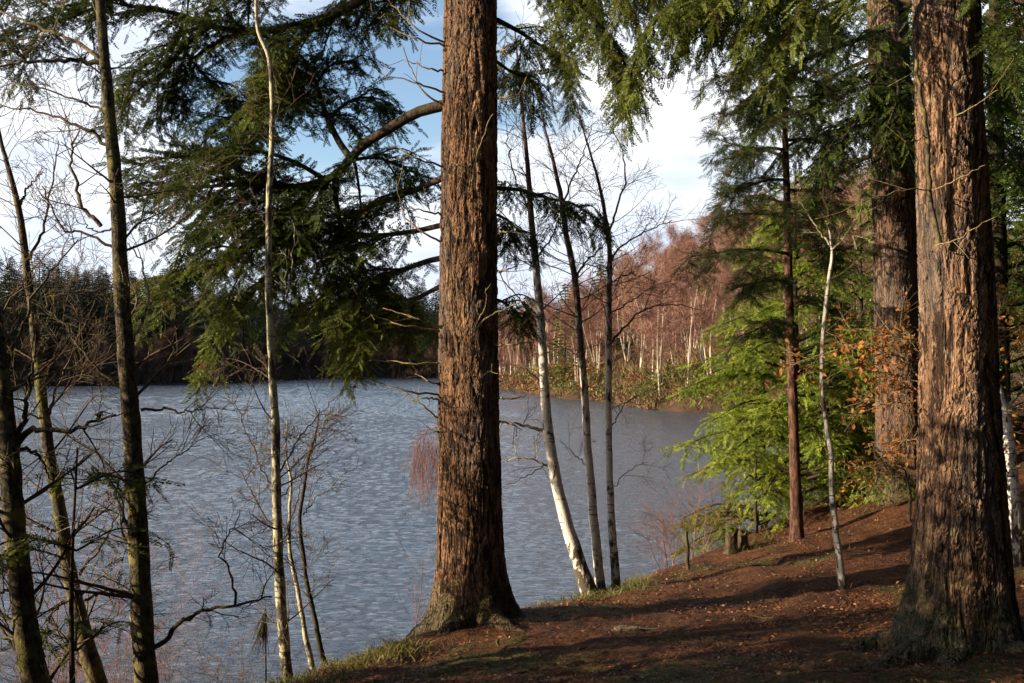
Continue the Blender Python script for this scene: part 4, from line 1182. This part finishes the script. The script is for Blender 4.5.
beech("copper leaved beech sapling between the white sapling and the massive fir trunk",
      [[(918, 352), (890, 345), (860, 345), (830, 352), (805, 360), (785, 364)], [(918, 352), (895, 335), (868, 330), (850, 332)], [(919, 382), (895, 375), (872, 370), (845, 362)],
       [(918, 400), (900, 402), (882, 405), (872, 410)], [(918, 440), (905, 440), (898, 445)], [(918, 345), (908, 330), (900, 328)], [(918, 375), (905, 362), (893, 352), (880, 350)], [(918, 395), (905, 388), (890, 390)]],
      P(921, 560, 9.2)[:2], 9.2, 801, 620)
beech("copper leaved beech sapling at the right edge behind the small white birch",
      [[(1005, 330), (995, 310), (1010, 295), (1024, 285)], [(1005, 360), (1018, 340), (1030, 325)], [(1004, 400), (992, 385), (988, 370)], [(1005, 420), (1020, 405), (1035, 395)], [(1005, 440), (995, 425), (990, 450)], [(1005, 350), (996, 335), (990, 320)]],
      P(1006, 560, 10.2)[:2], 10.2, 802, 460)
beech("low copper leaved beech under the fir further back", [[(905, 470), (885, 462), (862, 470), (845, 478)], [(905, 475), (890, 478), (875, 482), (860, 490)], [(905, 470), (895, 455), (885, 450)]], P(908, 500, 12.5)[:2], 12.5, 803, 160)

# ================================================================== FAR TREES
def far_birch_mesh(seed, h=10.0):
    rg = np.random.default_rng(seed)
    tr = MB()
    top = np.array((rg.normal(0, .5), rg.normal(0, .5), h * .92))
    p = smooth_path([(0, 0, -.3), (rg.normal(0, .25), rg.normal(0, .25), h * .45), top], 14)
    tr.tube(p, np.linspace(.085, .018, 14), 6)
    if rg.random() < .8:
        q = smooth_path([(.1, 0, -.3), (rg.normal(.6, .3), rg.normal(0, .3), h * .4), (rg.normal(1.0, .4), rg.normal(0, .5), h * .8)], 12)
        tr.tube(q, np.linspace(.07, .013, 12), 5)
    tw = MB(); O = []; D = []; L = []
    for i in range(26):
        t = rg.uniform(.24, 1.0); o = p[0] + (p[-1] - p[0]) * t
        a = rg.uniform(0, 6.28); l = h * .24 * (1.15 - .6 * t) * rg.uniform(.6, 1.2)
        d = unit(np.array((math.cos(a), math.sin(a), rg.uniform(.5, 1.3))))
        e = o + d * l
        tw.tube(np.array([o, (o + e) / 2 + UP * .05 * l, e]), [.028, .018, .006], 3, False)
        for j in range(9):
            u = rg.uniform(.2, 1); oo = o + d * l * u; dd = unit(d + rg.normal(0, .65, 3)); ll = l * .45 * rg.uniform(.5, 1.1)
            for m in range(20):
                O.append(oo + dd * ll * rg.uniform(0, 1) + rg.normal(0, .14, 3)); D.append(unit(dd + rg.normal(0, .7, 3) + UP * .15)); L.append(rg.uniform(.35, .85))
    O = np.array(O); D = np.array(D); L = np.array(L)[:, None]
    S = unit(np.cross(D, rg.normal(0, 1, D.shape))) * .010
    E = O + D * L - UP * .05 * L
    v = np.stack([O - S, O + S, E], 1).reshape(-1, 3)
    tw.add(v, t=np.arange(len(v)).reshape(-1, 3))
    return tr, tw

def far_conifer_mesh(seed, h=13.0, rad=2.3, n=34):
    rg = np.random.default_rng(seed)
    tr = MB(); tr.tube(np.array([(0, 0, -.4), (0, 0, h * .6), (0, 0, h * .98)]), [.20, .10, .02], 6)
    V = []; Tt = []
    k = 0
    for i in range(n):
        t = .06 + .94 * i / n; z = h * t
        for a in range(9):
            an = rg.uniform(0, 6.28); l = rad * (1 - t) ** .65 * rg.uniform(.55, 1.2) + .12
            d = np.array((math.cos(an), math.sin(an), 0)); s = np.array((-d[1], d[0], 0))
            for c in range(5):
                u = (c + .3) / 5; o = np.array((0, 0, z)) + d * l * u + UP * (.12 * l * u - .38 * l * u * u)
                w = .34 * (1.1 - u) * l ** .5 + .08
                sg = s * w * rg.uniform(.6, 1.2) * (1 if c % 2 else -1)
                V += [o, o + d * l * .30 + sg * .3 - UP * .05, o + sg + d * l * .15 - UP * rg.uniform(.05, .3)]
                Tt.append((k, k + 1, k + 2)); k += 3
    cr = MB(); cr.add(np.array(V), t=np.array(Tt))
    return tr, cr

def plant_far(protos, spots, names, label, cat, group, mats, rg, sc=(.8, 1.2)):
    roots = []
    for i, (tr, cr) in enumerate(protos):
        x, y = spots[i]; z = gz(x, y)
        root = thing(names[0], label, cat, (x, y, z), group)
        tr.obj("trunk", mats[0], root, (0, 0, 0), True); cr.obj("crown", mats[1], root)
        roots.append(root)
    for i in range(len(protos), len(spots)):
        x, y = spots[i][:2]
        s = rg.uniform(*sc)
        dup(roots[i % len(roots)], (x, y, gz(x, y)), rg.uniform(0, 6.28), (s * rg.uniform(.85, 1.15), s * rg.uniform(.85, 1.15), s), (rg.normal(0, .06), rg.normal(0, .06)))

def scatter(n, region, mind, rg, smin, smax, want=None):
    X = rg.uniform(region[0], region[1], 30000); Y = rg.uniform(region[2], region[3], 30000)
    px = 512 + 1024 * X / Y
    S = shore_dist(X, Y)
    ok = (S > smin) & (S < smax)
    if want: ok &= (px > want[0]) & (px < want[1])
    X, Y = X[ok], Y[ok]
    out = np.zeros((0, 2))
    for x, y in zip(X, Y):
        if len(out) >= n: break
        if len(out) and ((out[:, 0] - x) ** 2 + (out[:, 1] - y) ** 2).min() < mind * mind: continue
        out = np.vstack([out, (x, y)])
    return [tuple(q) for q in out]

rg = np.random.default_rng(900)
spots = scatter(290, (-12, 95, 66, 190), 2.4, rg, .8, 48, (480, 900))
plant_far([far_birch_mesh(s) for s in (11, 12, 13, 14, 15)], spots, ("birch_tree",), "bare reddish birch in the wood on the hillside across the water to the right", "tree", "birches on the hillside across the water",
          (M['fartrunk'], M['birchcrown']), rg, (.85, 1.25))
spots = scatter(130, (-150, -10, 140, 300), 2.2, rg, .2, 8, (-60, 480)) 
plant_far([far_birch_mesh(s, 7.0) for s in (21, 22, 23)], spots, ("bare_tree",), "dark bare tree on the far shore in front of the conifers", "tree", "bare trees along the far shore", (M['limb'], M['browncrown']), rg, (.6, 1.2))
spots = scatter(250, (-210, 10, 150, 340), 2.6, rg, 4, 75, (-60, 470))
plant_far([far_conifer_mesh(s, 12.0 + s % 3, 3.1) for s in (31, 32, 33)], spots, ("conifer_tree",), "dark conifer in the forest on the far shore to the left", "tree", "conifers on the far shore", (M['limb'], M['fol_far']), rg, (.75, 1.25))
# green conifers at the lower left end of the birch hillside
spots = [(P(601, 390, 128)[0], 128.0), (P(612, 390, 131)[0], 131.0), (P(590, 390, 140)[0], 140.0), (P(565, 390, 118)[0], 118.0)]
plant_far([far_conifer_mesh(s, 13.0, 2.2) for s in (41,)], spots, ("conifer_tree",), "green conifer among the reddish birches at the low end of the hillside", "tree", "green conifers among the birches", (M['limb'], M['fol_mid']), rg, (.8, 1.1))

# the wood round the path, right of the view and behind it
spots = [(11.5, 7.5), (9.0, 2.0), (14.0, 11), (16, 16), (12.5, 4.5), (5.0, -3.5), (8.5, -1.5), (.5, -6.5), (-3.5, -8.5), (13.5, 8.5), (17, 20), (16, 27), (3.5, -8), (14.5, 1), (19, 13), (21, 34), (12, -5), (20, 25),
         (-2.2, -7.0), (2.8, -7.0), (6.0, -7.5), (-5.5, -6.0), (-2.5, -11), (9.5, -.5), (16, 7), (-7.5, -9.5), (1, -10.5), (10.5, -8), (-5, -14), (15, -2), (6, -12)]
plant_far([far_conifer_mesh(s, 15.0, 3.2, 70) for s in (61, 62)], spots, ("spruce_tree",), "tall dark spruce in the wood on the slope right of the path", "tree", "spruces in the wood on the right", (M['limb'], M['fol_dark']), rg, (.9, 1.2))

# brush and bracken on the slope under the birches (nobody could count it)
def brush():
    r2 = np.random.default_rng(71)
    n = 90000
    x = r2.uniform(-12, 75, n); y = r2.uniform(60, 190, n); sd = shore_dist(x, y); px = 512 + 1024 * x / y
    ok = (sd > .02) & ((sd < 45) & (r2.random(n) < .6) | (sd < 6)) & (px > 480) & (px < 930) & (fbm(x * .3, y * .3, 3) + r2.normal(0, .2, n) > -.1)
    x, y = x[ok], y[ok]
    x2 = r2.uniform(-160, -5, n); y2 = r2.uniform(140, 290, n); s2 = shore_dist(x2, y2); p2 = 512 + 1024 * x2 / y2
    ok = (s2 > .02) & (s2 < 9) & (p2 > -60) & (p2 < 500)
    far = np.stack([x2[ok], y2[ok], ground_z(x2[ok], y2[ok])], 1)
    Of = np.repeat(far, 9, 0) + r2.normal(0, .5, (len(far) * 9, 3)) * np.array((1, 1, .3))
    Df = unit(r2.normal(0, .6, Of.shape) + UP); Sf = unit(np.cross(Df, r2.normal(0, 1, Of.shape))) * .09
    vf = np.stack([Of - Sf, Of + Sf, Of + Df * r2.uniform(.6, 2.2, len(Of))[:, None]], 1).reshape(-1, 3)
    mb = MB(); mb.add(vf, t=np.arange(len(vf)).reshape(-1, 3))
    o = mb.obj("undergrowth", M['darkbrush']); tag(o, "dark brown scrub along the far left shore", "undergrowth", kind='stuff')
    O = np.repeat(np.stack([x, y, ground_z(x, y)], 1), 5, 0) + r2.normal(0, .25, (len(x) * 5, 3)) * np.array((1, 1, .2))
    D = unit(r2.normal(0, .6, O.shape) + UP); S = unit(np.cross(D, r2.normal(0, 1, O.shape))) * .05
    L = r2.uniform(.3, 1.1, len(O))[:, None]
    v = np.stack([O - S, O + S, O + D * L], 1).reshape(-1, 3)
    mb = MB(); mb.add(v, t=np.arange(len(v)).reshape(-1, 3))
    o = mb.obj("undergrowth", M['brush']); tag(o, "brown bracken and brush under the birches on the hillside", "undergrowth", kind='stuff')
brush()

# shore bushes below the birches
spots = scatter(60, (-12, 40, 75, 190), 1.6, rg, .1, 3.5, (490, 800))
def far_bush(seed):
    r2 = np.random.default_rng(seed); a = MB(); b = MB()
    for i in range(6): branchlets(a, (r2.normal(0, .2), r2.normal(0, .2), -.1), (r2.normal(0, .5), r2.normal(0, .5), 1), 1.6, .02, 1, r2, k=3)
    O = r2.normal(0, 1, (260, 3)) * np.array((.8, .8, .5)) + np.array((0, 0, .8)); O = O[O[:, 2] > 0]
    D = unit(r2.normal(0, 1, O.shape) + UP * .4); S = unit(np.cross(D, r2.normal(0, 1, O.shape))) * .06
    v = np.stack([O - S, O + S, O + D * .45], 1).reshape(-1, 3); b.add(v, t=np.arange(len(v)).reshape(-1, 3))
    return a, b
plant_far([far_bush(s) for s in (51, 52)], spots[:30], ("shore_bush",), "small yellowish bush at the waterline below the reddish birches", "bush", "yellowish bushes along the far right shore", (M['limb'], M['grass']), rg, (.6, 1.3))
plant_far([far_bush(s) for s in (53, 54)], spots[30:], ("shore_bush",), "small russet bush at the waterline below the reddish birches", "bush", "russet bushes along the far right shore", (M['limb'], M['litter']), rg, (.6, 1.4))

# ================================================================== small things on the bank
def stump(label, px, py, D, r, h, seed):
    D = hit(px, py); q = P(px, py, D); x, y = q[0], D
    b = np.array((x, y, gz(x, y))); rg = np.random.default_rng(seed)
    n, k = 14, 20
    th = np.arange(k) * 2 * math.pi / k; zz = np.linspace(-.1, 1, n)
    rr = r * (1 + .35 * np.exp(-np.clip(zz, 0, 1) * 5))[:, None] * (1 + .12 * np.cos(3 * th + seed)[None] + rg.normal(0, .03, (n, k)))
    hz = h * zz[:, None] * (1 + (zz[:, None] > .9) * .18 * np.cos(2 * th + 1)[None])
    v = np.stack([np.cos(th)[None] * rr, np.sin(th)[None] * rr, hz + 0 * rr], -1).reshape(-1, 3) + b
    i = np.arange(n - 1)[:, None] * k; j = np.arange(k)[None]; j2 = (j + 1) % k
    mb = MB(); mb.add(np.vstack([v, b + UP * h * .9]), np.stack([i + j, i + j2, i + k + j2, i + k + j], -1).reshape(-1, 4),
                      np.stack([(n - 1) * k + np.arange(k), (n - 1) * k + (np.arange(k) + 1) % k, np.full(k, n * k)], 1))
    o = mb.obj("tree_stump", M['stump'], None, b, True)
    tag(o, label, "stump")
stump("dark mossy tree stump, the left one of two beside the green seedling", 731, 552, 13.6, .072, .24, 1)
stump("dark mossy tree stump, the right one of two beside the green seedling", 743, 549, 13.9, .058, .21, 2)
DS = hit(687, 571); q = P(687, 571, DS); b = np.array((q[0], DS, gz(q[0], DS)))
mb = MB(); limb_path(mb, [b - UP * .15, b + UP * .2 + np.array((.01, 0, 0)), b + UP * .46 + np.array((-.01, 0, 0))], .026, .02, np.random.default_rng(5), 8, 0, n=14, wob=.003)
o = mb.obj("wooden_stake", M['stump'], None, b, True); tag(o, "short weathered wooden stake standing at the bank edge", "stake")
DS = hit(627, 629); q = P(627, 629, DS); b = np.array((q[0], DS, gz(q[0], DS)))
mb = MB(); th = np.linspace(0, 2 * math.pi, 18, endpoint=False); n = 8; ph = np.linspace(-.5, 1.5, n)
v = [];
rgs = np.random.default_rng(4)
for a in ph:
    rr = math.cos(a * .98) ; v.append(np.stack([np.cos(th) * .12 * rr * (1 + .2 * np.cos(3 * th)), np.sin(th) * .09 * rr, np.full(18, math.sin(a) * .03 - .012)], 1) + rgs.normal(0, .004, (18, 3)))
v = np.vstack(v) + b
i = np.arange(n - 1)[:, None] * 18; j = np.arange(18)[None]; j2 = (j + 1) % 18
mb.add(v, np.stack([i + j, i + j2, i + 18 + j2, i + 18 + j], -1).reshape(-1, 4))
o = mb.obj("flat_stone", M['stone'], None, b, True); tag(o, "flat pale mossy stone lying in the leaf litter", "stone")
# hanging dead tuft in the water by the slim birch
q = P(265, 640, 9.6); rgs = np.random.default_rng(8)
b = np.array((q[0], 9.6, -.1)); mb = MB(); topz = P(265, 608, 9.6)[2]
mb.tube(np.array([b - UP * .3, b + UP * .5 + np.array((.02, 0, 0)), np.array((b[0], b[1], topz))]), [.014, .012, .006], 6)
root = thing("dead_plant", "dead brown drooping plant head standing in the water behind the slim pale birch", "plant", b)
mb.obj("stem", M['limb'], root, b)
mb = MB()
for i in range(90):
    o0 = np.array((b[0], b[1], topz - rgs.uniform(0, .16))); branchlets(mb, o0, (rgs.normal(-.25, .25), rgs.normal(0, .25), -1), rgs.uniform(.15, .36), .004, 0, rgs, up=-.5, k=3)
mb.obj("head", M['stump'], root, b)

# ------------------------------------------------------------------ litter and grass (nobody could count them)
def litter():
    rg = np.random.default_rng(44)
    N = 46000
    D = 4.6 + 13 * rg.random(N) ** 1.5
    x = (rg.uniform(-.35, .6, N)) * D; y = D
    s = shore_dist(x, y)
    ok = (s > 1.3) & (fbm(x * .8, y * .8, 3) + rg.normal(0, .25, N) > -.15)
    x, y = x[ok], y[ok]
    p = np.stack([x, y, ground_z(x, y) + .012], 1)
    o = leaf_mesh(p, .034, rg, True).obj("fallen_leaves", M['litter']); o['kind'] = 'stuff'
    tag(o, "brown fallen leaves scattered over the bank", "leaf litter", kind='stuff')
    # matted needles
    N = 90000
    D = 4.6 + 12 * rg.random(N) ** 1.5; x = rg.uniform(-.35, .6, N) * D; y = D
    ok = (shore_dist(x, y) > 1.2) & (fbm(x * 1.5 + 9, y * 1.5, 3) + rg.normal(0, .2, N) > -.1); x, y = x[ok], y[ok]
    O = np.stack([x, y, ground_z(x, y) + .006 + rg.uniform(0, .02, len(x))], 1)
    Dn = unit(rg.normal(0, 1, O.shape) * np.array((1, 1, .3))); Sn = unit(np.cross(Dn, UP)) * .0028; Ln = rg.uniform(.03, .075, len(x))[:, None]
    v = np.stack([O - Sn, O + Sn, O + Dn * Ln], 1).reshape(-1, 3)
    mb = MB(); mb.add(v, t=np.arange(len(v)).reshape(-1, 3))
    o = mb.obj("needle_litter", M['litter']); tag(o, "matted brown needles covering the path", "needle litter", kind='stuff')
    # twigs
    mb = MB()
    for i in range(110):
        d = 4.8 + 10 * rg.random() ** 1.3; xx = rg.uniform(-.3, .55) * d
        if float(shore_dist(np.array([xx]), np.array([d]))[0]) < 1.6: continue
        a = rg.uniform(0, 6.28); l = rg.uniform(.06, .28)
        q = [(xx + math.cos(a) * l * u + rg.normal(0, .008), d + math.sin(a) * l * u, gz(xx + math.cos(a) * l * u, d + math.sin(a) * l * u) + .018) for u in (0, .5, 1)]
        mb.tube(np.array(q), [.006, .005, .003], 4)
    o = mb.obj("fallen_twigs", M['stump']); tag(o, "small dead twigs strewn over the leaf litter", "twigs", kind='stuff')
    # grass: tufts along the break of the bank and thin patches on the slope
    P0 = []
    for i in range(5200):
        d = 6 + 12 * rg.random(); xx = rg.uniform(-.30, .45) * d
        P0.append((xx, d))
    P0 = np.array(P0); s = shore_dist(P0[:, 0], P0[:, 1])
    n = fbm(P0[:, 0] * .9 + 40, P0[:, 1] * .9, 3)
    edge = (s > .9) & (s < 2.5) & (n > .03)
    patch = (s >= 2.6) & (n > .36) & (P0[:, 1] > 7.6)
    P0 = P0[edge | patch]
    bl = []
    O = np.repeat(P0, 16, 0) + rg.normal(0, .06, (len(P0) * 16, 2))
    z = ground_z(O[:, 0], O[:, 1]) - .01
    ed = np.repeat((s < 2.4)[edge | patch], 16)
    L = rg.uniform(.05, .13, len(O)) * np.where(ed, 1.25, .6)
    dirv = unit(np.stack([rg.normal(0, .6, len(O)), rg.normal(0, .6, len(O)), np.ones(len(O))], 1))
    B = np.stack([O[:, 0], O[:, 1], z], 1); S = unit(np.cross(dirv, rg.normal(0, 1, dirv.shape))) * .0035
    mid = B + dirv * L[:, None] * .6; tip = B + dirv * L[:, None] + np.stack([dirv[:, 0], dirv[:, 1], -.3 * np.ones(len(O))], 1) * L[:, None] * .3
    v = np.stack([B - S, B + S, mid + S * .8, mid - S * .8, tip], 1).reshape(-1, 3)
    k = np.arange(len(O))[:, None] * 5
    t = np.concatenate([k + np.array([[0, 1, 2]]), k + np.array([[0, 2, 3]]), k + np.array([[3, 2, 4]])])
    mb = MB(); mb.add(v, t=t)
    o = mb.obj("grass", M['grass']); tag(o, "thin green grass along the bank edge", "grass", kind='stuff')
litter()
